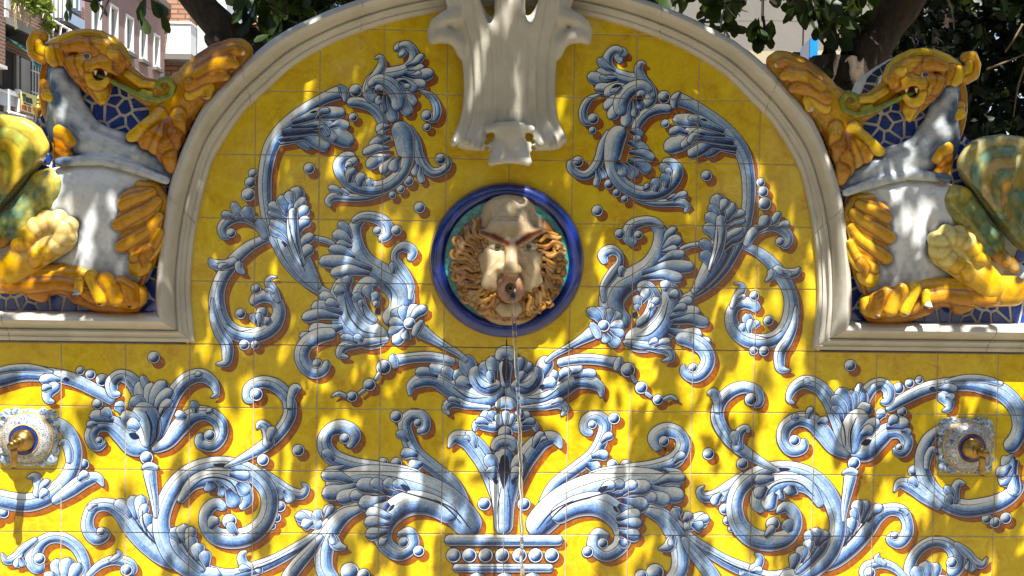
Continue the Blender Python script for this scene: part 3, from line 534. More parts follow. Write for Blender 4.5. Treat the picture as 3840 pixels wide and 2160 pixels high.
# ================================================================== mosaic panels behind the beasts
F0, F1 = (0, 0, 2.0125), (0, 600, 2.0125)
def fw(fr, x, y, d=0.0): p = px(fr[0] + x / fr[2], fr[1] + y / fr[2], -d); return (p[0], p[2])
MOS = .008
panel_out = [fw(F0, *p, MOS) for p in [(-190, 980), (-60, 900), (150, 905), (265, 925), (318, 870), (318, 760), (330, 600), (350, 480), (330, 380), (300, 330), (420, 330), (600, 270), (760, 300), (880, 400), (900, 490), (1000, 610), (1120, 640), (1260, 590), (1340, 640), (1460, 560), (1620, 420), (1780, 350), (1866, 372), (1895, 425)]]
arc_pts = [(float(p[0]) + .004, float(p[1])) for p in ob[::3] if p[1] < fw(F0, 1895, 425)[1] and p[1] > Z0 + .08][::-1]
POLY = panel_out + arc_pts + [(ob[0, 0], Z0 + .074), (panel_out[0][0] - .12, Z0 + .074), (panel_out[0][0] - .12, panel_out[0][1])]
def voronoi(poly, n, seed, relax=2):
    rg = np.random.RandomState(seed); P = np.array(poly); lo, hi = P.min(0), P.max(0)
    def inside(p):
        c = False; j = len(poly) - 1
        for i in range(len(poly)):
            if (poly[i][1] > p[1]) != (poly[j][1] > p[1]) and p[0] < (poly[j][0] - poly[i][0]) * (p[1] - poly[i][1]) / (poly[j][1] - poly[i][1]) + poly[i][0]: c = not c
            j = i
        return c
    S = []; tries = 0; dm = .85 * math.sqrt(abs(area(poly)) / n)
    while len(S) < n and tries < 12000:
        p = lo + rg.rand(2) * (hi - lo); tries += 1
        if tries % 1500 == 0: dm *= .85
        if inside(p) and all(np.hypot(*(p - s)) > dm * .8 for s in S): S.append(p)
    S = np.array(S); cells = []
    for i in range(len(S)):
        cell = [(S[i][0] - .09, S[i][1] - .09), (S[i][0] + .09, S[i][1] - .09), (S[i][0] + .09, S[i][1] + .09), (S[i][0] - .09, S[i][1] + .09)]
        for j in np.argsort(((S - S[i]) ** 2).sum(1))[1:16]:
            m = (S[i] + S[j]) / 2; d = S[j] - S[i]; t = np.array([-d[1], d[0]]); a, b2 = tuple(m), tuple(m + t); 
            out = []
            f = lambda p: (b2[0] - a[0]) * (p[1] - a[1]) - (b2[1] - a[1]) * (p[0] - a[0])
            for k in range(len(cell)):
                p, q2 = cell[k], cell[(k + 1) % len(cell)]; fp, fq = f(p), f(q2)
                if fp >= 0: out.append(p)
                if (fp >= 0) != (fq >= 0): u = fp / (fp - fq); out.append((p[0] + u * (q2[0] - p[0]), p[1] + u * (q2[1] - p[1])))
            cell = out
            if len(cell) < 3: break
        cc = []
        for p in cell:
            if not cc or math.hypot(p[0] - cc[-1][0], p[1] - cc[-1][1]) > .0055: cc.append(p)
        if len(cc) > 3 and math.hypot(cc[0][0] - cc[-1][0], cc[0][1] - cc[-1][1]) < .0055: cc.pop()
        cell = cc
        if len(cell) >= 3: cells.append((tuple(S[i]), cell if area(cell) > 0 else cell[::-1]))
    return cells
pc = POLY if area(POLY) > 0 else POLY[::-1]
cells = voronoi(pc, 340, 5)
_hid = [(fw(F1, 640, 430), .115, .100), (fw(F1, 860, 450), .080, .095), (fw(F1, 330, 600), .080, .080), (fw(F0, 60, 1180), .075, .065), (fw(F0, 650, 430), .055, .045), (fw(F1, 60, 420), .07, .07), (fw(F0, 1500, 600), .035, .03)]
cells = [c_ for c_ in cells if not any(((c_[0][0] - h_[0][0]) / h_[1]) ** 2 + ((c_[0][1] - h_[0][1]) / h_[2]) ** 2 < 1 for h_ in _hid)]
for sg, lab in ((1, 'blue broken-tile mosaic panel behind the left beast'), (-1, 'blue broken-tile mosaic panel behind the right beast')):
    mo = tag(empty('mosaic_panel', (sg * -.95, 0, Z0 + .08)), lab, 'mosaic', 'mosaic panels')
    b = MB(); pp = [(p[0] * sg, p[1]) for p in pc]; b.prism(pp if area(pp) > 0 else pp[::-1], -MOS + .0015, .10); b.build('grout_bed', M['wgrout'], mo)
    pr = random.Random(11)
    for s, cell in cells:
        cp = clip_convex(pc, inset(cell, .0026 + .0012 * pr.random()))
        if len(cp) < 3 or abs(area(cp)) < 2.5e-5: continue
        cp = [(p[0] * sg, p[1]) for p in cp]
        slab('mosaic_piece', cp, -MOS - .0012, 0, .0007, M['cobalt'], mo, (pr.uniform(-.03, .03), pr.uniform(-.03, .03), pr.uniform(-.0004, .0004)))

# ================================================================== modelling clay: smooth unions of tubes, meshed with surface nets
def seg_d(X, pts, fl):
    """distance of grid points X (...,3) to a chain of round cones pts (n,4); depth axis stretched by 1/fl"""
    best = None
    pts = np.asarray(pts, float)
    if len(pts) == 1: pts = np.vstack([pts, pts + [1e-5, 0, 0, 0]])
    for a, b2 in zip(pts[:-1], pts[1:]):
        A = np.array([a[0], a[1], a[2] / fl]); Bv = np.array([b2[0], b2[1], b2[2] / fl]) - A
        px_, pz_, pd_ = X[0] - A[0], X[1] - A[1], X[2] / fl - A[2]
        t = np.clip((px_ * Bv[0] + pz_ * Bv[1] + pd_ * Bv[2]) / max(Bv @ Bv, 1e-12), 0, 1)
        d = np.sqrt((px_ - t * Bv[0]) ** 2 + (pz_ - t * Bv[1]) ** 2 + (pd_ - t * Bv[2]) ** 2) - (a[3] + t * (b2[3] - a[3]))
        best = d if best is None else np.minimum(best, d)
    return best * min(1.0, fl * 1.0 + .0) if fl < 1 else best
def nets(Fd, org, h):
    s = Fd < 0; nx, ny, nz = Fd.shape; acc = np.zeros((nx - 1, ny - 1, nz - 1, 3), np.float32); cnt = np.zeros((nx - 1, ny - 1, nz - 1), np.float32)
    Cn = {(i, j, k): Fd[i:nx - 1 + i, j:ny - 1 + j, k:nz - 1 + k] for i in (0, 1) for j in (0, 1) for k in (0, 1)}
    for c0 in Cn:
        for ax in range(3):
            if c0[ax]: continue
            c1 = list(c0); c1[ax] = 1; a, b2 = Cn[c0], Cn[tuple(c1)]; m = (a < 0) != (b2 < 0)
            t = np.where(m, a / np.where(m, a - b2, 1), 0)
            for q2 in range(3): acc[..., q2] += np.where(m, (t if q2 == ax else c0[q2]), 0)
            cnt += m
    act = cnt > 0; idx = -np.ones(act.shape, np.int64); I = np.argwhere(act); idx[act] = np.arange(len(I))
    V = (I + acc[act] / cnt[act][:, None]) * h + org; Q = []
    for ax in range(3):
        o1, o2 = [(1, 2), (2, 0), (0, 1)][ax]
        sl0 = [slice(None)] * 3; sl1 = [slice(None)] * 3; sl0[ax] = slice(0, -1); sl1[ax] = slice(1, None)
        a, b2 = s[tuple(sl0)], s[tuple(sl1)]; E_ = np.argwhere(a != b2); E_ = E_[(E_[:, o1] > 0) & (E_[:, o2] > 0) & (E_[:, o1] < Fd.shape[o1] - 1) & (E_[:, o2] < Fd.shape[o2] - 1)]
        ins = a[tuple(E_.T)]
        def g(d1, d2): e = E_.copy(); e[:, o1] -= d1; e[:, o2] -= d2; return idx[tuple(e.T)]
        f = np.stack([g(0, 0), g(1, 0), g(1, 1), g(0, 1)], 1); f[~ins] = f[~ins][:, ::-1]; Q.append(f)
    Q = np.concatenate(Q); return V, Q[(Q >= 0).all(1)]
def clay(name, prims, parent, mat, h=.003, mirror=False, back=0.0, line=.0022, linecol=(.12, .035, .004), linek=.75, lines=True, tau=.0022, paint=None, flipx=True, cut=None):
    """prims: dict(p=[(x,z,d,r)..], c=colour, k=smooth, fl=flatten, g=paint id, op)"""
    lo = np.min([np.min(np.array(q2['p'])[:, :3] - np.array(q2['p'])[:, 3:4] - .004, 0) for q2 in prims if q2.get('op') != 'sub'], 0)
    hi = np.max([np.max(np.array(q2['p'])[:, :3] + np.array(q2['p'])[:, 3:4] + .004, 0) for q2 in prims if q2.get('op') != 'sub'], 0)
    lo[2] = back - 2 * h; n = np.ceil((hi - lo) / h).astype(int) + 2
    ax = [lo[i] + h * np.arange(n[i]) for i in range(3)]; G = np.full(n, .05, np.float32)
    for q2 in prims:
        P = np.array(q2['p'], float); k = q2.get('k', .006); fl = q2.get('fl', 1.0); mg = k + 3 * h
        a = np.maximum(((P[:, :3] - P[:, 3:4] * np.array([1, 1, max(fl, .3)]) - mg).min(0) - lo) / h, 0).astype(int); b2 = np.minimum(np.ceil(((P[:, :3] + P[:, 3:4] + mg).max(0) - lo) / h).astype(int) + 1, n)
        if (b2 <= a).any(): continue
        X = np.meshgrid(ax[0][a[0]:b2[0]], ax[1][a[1]:b2[1]], ax[2][a[2]:b2[2]], indexing='ij')
        d = seg_d(X, P, fl).astype(np.float32); sl = tuple(slice(i, j) for i, j in zip(a, b2)); g = G[sl]
        if q2.get('op') == 'sub':
            hh = np.clip(.5 - .5 * (g + d) / k, 0, 1); G[sl] = g * (1 - hh) + (-d) * hh + k * hh * (1 - hh)
        else:
            hh = np.clip(.5 + .5 * (g - d) / k, 0, 1); G[sl] = g * (1 - hh) + d * hh - k * hh * (1 - hh)
    D = ax[2][None, None, :]; G = np.maximum(G, (back - D).astype(np.float32))
    if cut is not None:
        X, Zz = np.meshgrid(ax[0], ax[1], indexing='ij')
        for (a0, a1, nx_, nz_) in cut: G = np.maximum(G, ((X - a0) * nx_ + (Zz - a1) * nz_)[:, :, None].astype(np.float32))
    V, Q = nets(G, lo, h)
    ad = [q2 for q2 in prims if q2.get('c') is not None]; Dm = []
    for q2 in ad: Dm.append(seg_d((V[:, 0], V[:, 1], V[:, 2]), np.array(q2['p'], float), q2.get('fl', 1.0)))
    Dm = np.array(Dm) + np.array([q2.get('bias', 0) for q2 in ad])[:, None]; Wt = np.exp(-(Dm - Dm.min(0)) / tau); Wt /= Wt.sum(0); C = Wt.T @ np.array([q2['c'] for q2 in ad])
    if lines and len(ad) > 1:
        so_ = np.sort(Dm, 0); gap = so_[1] - so_[0]; i1 = Dm.argmin(0); Dm2 = Dm.copy(); Dm2[i1, np.arange(len(V))] = 9; i2 = Dm2.argmin(0)
        gid = np.array([q2.get('g', i) for i, q2 in enumerate(ad)]); dif = gid[i1] != gid[i2]
        lk = linek * np.exp(-(gap / line) ** 2) * dif * (V[:, 2] > back + .004); C = C * (1 - lk[:, None]) + np.array(linecol) * lk[:, None]
    if paint is not None: C = paint(V, C)
    sgx = -1 if mirror else 1
    V3 = np.stack([V[:, 0] * sgx, -V[:, 2], V[:, 1]], 1); Q = Q if mirror else Q[:, ::-1]
    me = bpy.data.meshes.new(name); me.vertices.add(len(V3)); me.vertices.foreach_set('co', V3.astype(np.float32).ravel())
    me.loops.add(Q.size); me.loops.foreach_set('vertex_index', Q.astype(np.int32).ravel()); me.polygons.add(len(Q)); me.polygons.foreach_set('loop_start', np.arange(0, Q.size, 4, dtype=np.int32))
    me.polygons.foreach_set('loop_total', np.full(len(Q), 4, np.int32)); me.polygons.foreach_set('use_smooth', np.ones(len(Q), bool)); me.update(calc_edges=True); me.validate()
    at = me.color_attributes.new('Col', 'FLOAT_COLOR', 'POINT'); c4 = np.ones((len(V), 4), np.float32); c4[:, :3] = np.clip(C, 0, 1); at.data.foreach_set('color', c4.ravel()); me.materials.append(mat)
    return link(name, me, parent)
def tb(fr, pts, c=None, d=.03, k=.008, fl=1.0, **kw):   # pts (x, y, r[, depth]) in tracing pixels
    out = []
    for t in pts:
        dd = t[3] if len(t) > 3 else d; p = fw(fr, t[0], t[1], dd); out.append((p[0], p[1], dd, t[2] / fr[2] * PXM * (1 - dd / 2.86)))
    return dict(p=out, c=c, k=k, fl=fl, **kw)
# ================================================================== the two glazed beasts
GOLD, GOLD2, DGOLD, AMB = (.58, .285, .001), (.68, .40, .003), (.42, .150, .001), (.50, .205, .001)
BLUG, GREY, DBLU, PALE, GREEN, TEAL, WHITE, BROWN = (.30, .36, .41), (.50, .54, .55), (.045, .085, .16), (.66, .52, .20), (.20, .25, .02), (.07, .21, .19), (.72, .68, .58), (.16, .045, .004)
def nz3(V, sc, sd=0):                    # cheap smooth value noise for glaze drifts
    rg = np.random.RandomState(sd); o = 0
    for i in range(6):
        w = rg.randn(3) * sc * (1 + .5 * i); o = o + np.sin(V @ w + rg.rand() * 6.28) / (1 + .4 * i)
    return o / 3
def drift(cols, sc, amt, th=.15):
    def f(V, C):
        for i, c in enumerate(cols): t = np.clip((nz3(V, sc, i + 1) - th) * 1.6, 0, 1)[:, None] * amt; C = C * (1 - t) + np.array(c) * t
        return C
    return f
def edge(prims, c, w, amt):              # brushed outline on a field where it meets another part
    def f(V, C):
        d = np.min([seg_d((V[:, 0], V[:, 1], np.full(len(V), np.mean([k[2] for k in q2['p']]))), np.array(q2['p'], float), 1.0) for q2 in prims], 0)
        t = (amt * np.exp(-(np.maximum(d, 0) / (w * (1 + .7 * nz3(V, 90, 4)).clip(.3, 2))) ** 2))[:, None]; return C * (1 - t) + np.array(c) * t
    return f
def seq(*fs):
    def f(V, C):
        for g_ in fs: C = g_(V, C)
        return C
    return f
def det(fr, pts, c, top=.06, k=.007, fl=.6, **kw):     # low relief: the crest of the form reaches 'top' metres from the wall
    out = []
    for t in pts:
        r = t[2] / fr[2] * PXM * (1 - top / 2.86); tp = t[3] if len(t) > 3 else top; p = fw(fr, t[0], t[1], tp); out.append((p[0], p[1], tp - r * fl, r))
    return dict(p=out, c=c, k=k, fl=fl, **kw)
def griffin(mir, root, right):
    sg = -1 if mir else 1
    def tone(c): return tuple(np.array(c) * (1.06, 1.16, 1) + (.0, .008, .012)) if right else c
    G1, G2, DG, AM, PL = [tone(c) for c in (GOLD, GOLD2, DGOLD, AMB, PALE)]
    LC = (.22, .055, .001)
    # ---- golden parts first, so the fields can be outlined against them
    mane = [det(F0, [(352, 470, 40), (325, 560, 34), (318, 690, 32), (335, 810, 32), (375, 930, 34), (415, 1050, 40), (440, 1150, 44), (445, 1235, 36)], AM, .032, .010, g=1),
            det(F0, [(350, 650, 40), (392, 662, 34)], G1, .046, .006, g=2), det(F0, [(345, 715, 44), (412, 740, 44)], G2, .054, .006, g=3),
            det(F0, [(440, 985, 50), (505, 1005, 56), (530, 1065, 46)], G1, .058, .007, g=4), det(F0, [(440, 1050, 46), (480, 1120, 46)], DG, .052, .006, g=5), det(F0, [(450, 1130, 44), (505, 1185, 48), (480, 1232, 36)], AM, .052, .006, g=6)]
    headp = [det(F0, [(440, 380, 80), (560, 390, 130), (700, 400, 170), (800, 410, 140), (860, 450, 100)], G1, .052, .015, .45, g=1), det(F0, [(620, 520, 110), (690, 620, 95), (740, 690, 70)], G1, .046, .015, .45, g=1), det(F0, [(880, 470, 60), (930, 540, 60)], G1, .046, .012, .5, g=1)]
    hd = headp + [det(F0, [(392, 345, 42), (470, 300, 50), (560, 262, 44), (660, 250, 40), (750, 265, 42), (830, 318, 50), (895, 385, 50), (925, 450, 44)], G2, .056, .009, .7, g=2),
          det(F0, [(420, 360, 42), (340, 385, 44), (295, 372, 34), (288, 322, 28)], G2, .058, .006, .8, g=3), det(F0, [(310, 268, 44), (262, 262, 48), (236, 322, 50), (248, 392, 52), (305, 430, 50), (370, 420, 44)], G1, .054, .007, .8, g=4),
          det(F0, [(375, 380, 40), (380, 440, 42), (398, 470, 34)], G2, .066, .006, .7, g=5), det(F0, [(430, 370, 38), (455, 425, 46), (465, 458, 40)], AM, .064, .006, .7, g=6), det(F0, [(500, 400, 46), (522, 440, 42)], AM, .062, .006, .7, g=7),
          det(F0, [(500, 345, 46), (590, 322, 58), (680, 345, 50), (708, 395, 30)], AM, .080, .006, .7, g=8),
          det(F0, [(705, 325, 44), (780, 345, 56), (850, 395, 60), (895, 440, 50)], G1, .080, .012, .7, g=9), det(F0, [(872, 425, 44), (910, 470, 42), (885, 508, 42)], AM, .086, .008, .7, g=9), det(F0, [(830, 398, 32), (860, 396, 24)], G2, .092, .006, .7, g=9),
          det(F0, [(680, 500, 56), (760, 478, 58), (830, 492, 54), (872, 522, 42)], G1, .084, .008, .7, g=10), det(F0, [(610, 468, 66), (640, 520, 58)], G1, .078, .010, .7, g=11),
          det(F0, [(540, 470, 56), (560, 520, 52)], AM, .074, .007, .7, g=12), det(F0, [(522, 500, 42), (552, 548, 38)], DG, .068, .006, .7, g=13), det(F0, [(590, 590, 42), (622, 612, 40)], DG, .064, .006, .7, g=14),
          det(F0, [(672, 560, 40), (685, 615, 44), (740, 640, 44), (795, 605, 30)], G2, .080, .007, .7, g=15), det(F0, [(735, 640, 56), (762, 705, 50), (768, 760, 28)], G2, .074, .008, .7, g=16), det(F0, [(690, 660, 48), (735, 735, 40), (758, 778, 20)], AM, .060, .007, .7, g=17), det(F0, [(805, 620, 38), (800, 685, 34)], DG, .058, .007, .7, g=18),
          dict(tb(F0, [(735, 562, 44, .092), (748, 560, 44, .07)], None, k=.006), op='sub'), dict(tb(F0, [(740, 565, 40, .042)], BROWN, k=.004), g=30)]
    clay('head', hd, root, M['glaze'], mirror=mir, h=.0023, linek=.9, linecol=LC, line=.0020)
    clay('mane', mane, root, M['glaze'], mirror=mir, h=.0025, linek=.9, linecol=LC)
    ex, ez = fw(F0, 650, 424, .082)
    b = MB(); b.lathe((ex * sg, -.070, ez), (0, -1, 0), [(.0100, 0), (.0098, .003), (.0075, .0075), (.0035, .0098), (.0001, .0104)], 20); eo = b.build('eye', simple('eye_white', (.62, .55, .45), .2, .1, 30, .8), root, True)
    b = MB(); b.lathe((ex * sg, -.0705, ez), (0, -1, 0), [(.0064, .0080), (.0060, .0096), (.0025, .0112), (.0001, .0115)], 16); b.build('iris', simple('iris_brown', (.05, .012, .005), .2, .2, 30, .8), eo, True)
    for x, y in ((802, 548), (722, 545)):
        p = fw(F0, x, y, .07); b = MB(); b.lathe((p[0] * sg, -.072, p[1] + .004), (0, 0, -1), [(.0045, 0), (.0035, .005), (.0003, .012)], 10); b.build('tooth', simple('ivory_glaze', WHITE, .25, .1, 30, .7), root, True)
    tg = [det(F0, [(880, 500, 64), (960, 560, 70), (1060, 640, 66), (1150, 670, 66)], G1, .052, .012, .6, g=1), det(F0, [(1150, 690, 80), (1240, 680, 110), (1300, 680, 90)], G1, .040, .012, .45, g=1), det(F0, [(900, 570, 56), (1020, 670, 60), (1120, 745, 56), (1240, 775, 50)], AM, .044, .012, .6, g=2), det(F0, [(950, 556, 24), (1060, 628, 28), (1150, 636, 24)], G2, .060, .008, .7, g=3)]
    clay('tongue_bracket', tg, root, M['glaze'], mirror=mir, h=.0026, linek=.8, linecol=LC)
    tn = [tb(F0, [(740, 575, 13, .062), (800, 592, 18, .068), (880, 632, 21, .062), (1000, 694, 24, .058), (1100, 742, 27, .056), (1200, 762, 27, .054), (1285, 722, 28, .054), (1308, 650, 28, .056), (1262, 596, 27, .060), (1205, 610, 22, .064), (1190, 652, 19, .066), (1222, 676, 13, .066)], GREEN, k=.004, g=1), tb(F0, [(1080, 690, 21, .056), (1140, 712, 22, .056)], (.32, .33, .02), k=.004, g=1)]
    clay('tongue', tn, root, M['glaze'], mirror=mir, h=.0024, lines=False, paint=drift([(.10, .22, .08), (.48, .34, .02)], 60, .8))
    arm = [det(F0, [(1300, 790, 140), (1380, 690, 145), (1470, 610, 150), (1560, 560, 155), (1660, 480, 140), (1760, 410, 105), (1810, 385, 80)], G1, .054, .015, .38, g=1), det(F0, [(1320, 760, 140), (1265, 880, 140), (1245, 980, 116), (1250, 1080, 80), (1285, 1200, 50)], G1, .052, .015, .4, g=1),
           det(F0, [(1440, 520, 40), (1520, 440, 44), (1620, 378, 46), (1720, 342, 46), (1810, 335, 48), (1858, 365, 40), (1845, 440, 36), (1745, 550, 32), (1640, 680, 30), (1560, 755, 30)], AM, .044, .010, .7, g=2),
           det(F0, [(1500, 500, 44), (1640, 415, 52), (1770, 375, 48), (1822, 388, 36)], AM, .076, .006, .7, g=3), det(F0, [(1480, 560, 50), (1610, 482, 58), (1725, 460, 54), (1765, 478, 38)], G1, .082, .006, .7, g=4), det(F0, [(1430, 640, 52), (1560, 560, 60), (1655, 555, 56), (1692, 572, 38)], AM, .080, .006, .7, g=5), det(F0, [(1430, 710, 48), (1520, 645, 54), (1565, 660, 48), (1556, 715, 36)], G2, .074, .006, .7, g=6),
           det(F0, [(1430, 790, 50), (1395, 870, 44), (1365, 960, 40), (1345, 1060, 36)], AM, .046, .010, .7, g=7)]
    for i, (x0, y0, x1, y1, r) in enumerate([(1200, 870, 985, 1030, 54), (1190, 930, 1085, 1085, 54), (1215, 950, 1165, 1125, 52), (1255, 960, 1235, 1190, 56), (1300, 950, 1315, 1085, 54), (1265, 1130, 1285, 1270, 48), (1340, 860, 1360, 980, 42)]): arm.append(det(F0, [(x0, y0, r, .060), ((x0 + x1) / 2, (y0 + y1) / 2, r, .068), (x1, y1, r * .8, .060)], (G2, AM, G1, AM, DG, AM, G1)[i], k=.009, fl=.6, g=10 + i))
    clay('raised_paw', arm, root, M['glaze'], mirror=mir, h=.0026, linek=.85, linecol=LC)
    for x, y, x2, y2 in ((1822, 392, 1852, 410), (1765, 478, 1776, 506), (1695, 578, 1710, 604), (1552, 712, 1543, 748)):
        p, p2 = fw(F0, x, y, .075), fw(F0, x2, y2, .07); b = MB(); b.tube([(p[0] * sg, -.066, p[1]), ((p[0] + p2[0]) / 2 * sg, -.074, (p[1] + p2[1]) / 2), (p2[0] * sg, -.062, p2[1])], [.008, .006, .001], 10); b.build('claw', simple('ivory_claw', WHITE, .25, .1, 30, .7), root, True)
    neck = [det(F0, [(455, 480, 110), (455, 640, 130), (470, 800, 130), (520, 940, 140)], BLUG, .040, .02, .4, g=1), det(F0, [(520, 960, 150), (600, 1080, 160), (720, 1110, 150), (880, 1140, 125), (1040, 1190, 115), (1180, 1250, 90), (1260, 1310, 50)], BLUG, .042, .02, .4, g=1),
            det(F0, [(440, 560, 60), (440, 700, 66), (470, 830, 76), (560, 950, 84), (640, 1040, 84), (800, 1110, 80), (1000, 1170, 70)], GREY, .058, .02, .6, g=1), det(F0, [(560, 600, 26), (572, 720, 28), (600, 850, 30), (680, 930, 30), (800, 990, 30), (940, 1030, 26)], GREY, .040, .008, .7, g=1),
            det(F0, [(440, 1222, 36), (600, 1208, 40), (760, 1206, 40), (930, 1246, 40), (1100, 1306, 38), (1245, 1360, 32)], GREY, .066, .012, .8, g=1)]
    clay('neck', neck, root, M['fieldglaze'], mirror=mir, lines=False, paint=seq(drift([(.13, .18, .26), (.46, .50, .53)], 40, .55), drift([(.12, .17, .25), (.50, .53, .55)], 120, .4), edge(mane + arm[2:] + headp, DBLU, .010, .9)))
    lf = [det(F1, [(1050, 200, 50), (1120, 240, 90), (1170, 350, 100), (1170, 500, 90), (1130, 640, 84), (1090, 760, 76)], G1, .056, .012, .5, g=1), det(F1, [(1205, 215, 28), (1222, 330, 28), (1200, 480, 28), (1150, 620, 28), (1112, 740, 28), (1085, 860, 28), (1055, 945, 26)], DG, .046, .008, .7, g=2), det(F1, [(1060, 720, 66), (1040, 790, 88), (1030, 815, 70)], G2, .074, .007, .6, g=3), det(F1, [(1110, 690, 36), (1078, 730, 32), (1088, 790, 24)], AM, .082, .005, .7, g=4)]
    gi = 10
    for pts, r in (([(1150, 235), (1080, 265), (1000, 290), (920, 335)], 62), ([(1190, 300), (1110, 370), (1000, 425), (885, 490)], 66), ([(1200, 420), (1130, 510), (1030, 575), (905, 655)], 64), ([(1205, 540), (1150, 640), (1080, 700), (1010, 740)], 56)):
        P = cat(pts, 9)
        for o_, rr, tp, c_ in ((-52, .62, .074, G2), (0, .74, .082, G1), (50, .60, .074, AM)):
            T_ = np.gradient(P, axis=0); T_ /= np.linalg.norm(T_, axis=1)[:, None]; Nn = np.stack([-T_[:, 1], T_[:, 0]], 1); wv = np.sin(np.linspace(.35, 2.5, 9)) 
            Qp = P + Nn * (o_ * wv)[:, None] * (1 if True else 1); n_ = 9 if o_ == 0 else 8
            lf.append(det(F1, [(x_, y_, r * rr * (.55 + .45 * t_), tp - .010 * (1 - t_) - .006 * max(0, t_ - .7) / .3) for (x_, y_), t_ in zip(Qp[:n_], np.linspace(0, 1, 9)[:n_])], c_, k=.006, fl=.7, g=gi)); gi += 1
    clay('breast_leaf', lf, root, M['glaze'], mirror=mir, h=.0026, linek=.85, linecol=LC)
    lg = [det(F1, [(-140, 880, 120), (60, 890, 125), (250, 890, 105), (430, 880, 92), (580, 900, 92), (700, 945, 100), (820, 985, 108), (950, 1012, 104), (1015, 1030, 84)], G1, .070, .015, .55, g=1), det(F1, [(40, 950, 46), (250, 945, 50), (450, 935, 46), (560, 955, 40)], AM, .078, .008, .6, g=2), det(F1, [(560, 1040, 44), (720, 1100, 50), (880, 1125, 50), (1010, 1112, 44), (1068, 1060, 36), (1078, 985, 30)], DG, .050, .010, .7, g=3),
          det(F1, [(680, 880, 56), (725, 970, 64), (755, 1052, 54)], G2, .100, .006, .7, g=4), det(F1, [(785, 900, 58), (842, 970, 66), (865, 1058, 54)], G1, .106, .006, .7, g=5), det(F1, [(895, 930, 60), (968, 985, 70), (992, 1072, 56)], AM, .100, .006, .7, g=6), det(F1, [(590, 915, 36), (585, 985, 36)], G2, .094, .005, .7, g=7), det(F1, [(635, 1005, 38), (690, 1040, 42)], AM, .080, .006, .7, g=8), det(F1, [(230, 1000, 52), (300, 1020, 60), (335, 990, 44)], AM, .052, .008, .7, g=9), det(F1, [(330, 985, 42), (480, 975, 42), (560, 1030, 42)], DG, .050, .008, .7, g=10)]
    clay('resting_paw', lg, root, M['glaze'], mirror=mir, h=.0026, linek=.85, linecol=LC)
    for x, y, x2, y2 in ((765, 1062, 772, 1100), (868, 1066, 873, 1104), (992, 1082, 992, 1117), (580, 1000, 575, 1038)):
        p, p2 = fw(F1, x, y, .09), fw(F1, x2, y2, .08); b = MB(); b.tube([(p[0] * sg, -.090, p[1]), ((p[0] + p2[0]) / 2 * sg, -.096, (p[1] + p2[1]) / 2), (p2[0] * sg, -.082, p2[1])], [.009, .007, .001], 10); b.build('claw', simple('ivory_claw', WHITE, .25, .1, 30, .7), root, True)
    hn = [det(F1, [(400, 560, 160), (290, 640, 150), (170, 740, 135), (60, 840, 120)], PL, .084, .015, .5, g=1)]
    for i, (x, y, r) in enumerate([(250, 490, 70), (330, 440, 76), (430, 435, 76), (515, 490, 76), (505, 580, 74), (430, 655, 66), (180, 560, 66), (120, 640, 64), (340, 705, 60), (250, 765, 56)]): hn.append(det(F1, [(x, y, r * .85, .086), (x * .75 + 75, y * .75 + 150, r * .8, .096)], PL if i < 6 else G2, k=.006, fl=.7, g=2 + i))
    dh = drift([tuple(np.array(PL) * 1.12), (.62, .40, .03)], 22, .6)
    def hpaint(V, C):
        xx = fw(F1, 260, 690); t = np.clip(((xx[0] - V[:, 0]) + (xx[1] - V[:, 1]) * 1.3) / .07 + .35, 0, 1)[:, None]; C = dh(V, C); return C * (1 - t) + np.array(G2) * C / np.array(PL) * t
    clay('haunch', hn, root, M['glaze'], mirror=mir, h=.0028, linek=.6, linecol=(.36, .17, .01), line=.003, paint=hpaint)
    CH = (.66, .68, .67)
    ch = [det(F1, [(560, 265, 170), (640, 340, 230), (660, 520, 260), (680, 700, 190)], CH, .062, .03, .35, g=1), det(F1, [(820, 255, 140), (880, 350, 200), (900, 560, 200), (900, 760, 150)], CH, .056, .03, .35, g=1), det(F1, [(330, 290, 150), (380, 380, 200), (300, 560, 200), (260, 740, 150)], CH, .046, .03, .3, g=1), det(F1, [(1040, 240, 110), (1090, 380, 130), (1060, 600, 130), (1010, 840, 90)], CH, .036, .03, .35, g=1), det(F1, [(120, 580, 160), (40, 720, 160), (-100, 780, 150)], CH, .034, .03, .3, g=1),
          det(F1, [(430, 122, 34), (620, 86, 36), (800, 96, 36), (980, 152, 36), (1195, 222, 34)], CH, .040, .02, .7, g=1), det(F1, [(-140, 860, 100), (200, 880, 90), (600, 890, 80), (900, 940, 60)], BLUG, .034, .02, .5, g=1)]
    cl = fw(F1, 230, 180), fw(F1, -160, 620); ld = np.array([cl[1][0] - cl[0][0], cl[1][1] - cl[0][1]]); ld /= np.linalg.norm(ld); nrm = np.array([ld[1], -ld[0]])
    if nrm[0] > 0: nrm = -nrm
    ctB = [(cl[0][0] - nrm[0] * .0022, cl[0][1] - nrm[1] * .0022, nrm[0], nrm[1])]; ctW = [(cl[0][0] + nrm[0] * .0022, cl[0][1] + nrm[1] * .0022, -nrm[0], -nrm[1])]
    dy = seq(drift([(.36, .42, .47), (.72, .73, .70)], 30, .4), drift([(.40, .44, .47), (.74, .75, .72)], 110, .35))
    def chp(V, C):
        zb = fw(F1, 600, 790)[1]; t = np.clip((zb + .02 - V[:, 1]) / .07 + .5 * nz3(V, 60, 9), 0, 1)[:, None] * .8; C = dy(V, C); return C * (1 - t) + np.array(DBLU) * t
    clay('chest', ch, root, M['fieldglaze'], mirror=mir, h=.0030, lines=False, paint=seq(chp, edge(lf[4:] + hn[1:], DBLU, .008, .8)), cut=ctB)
    # wing: rolled shoulder and feathers
    WG = (.42, .36, .06) if not right else (.40, .38, .16)
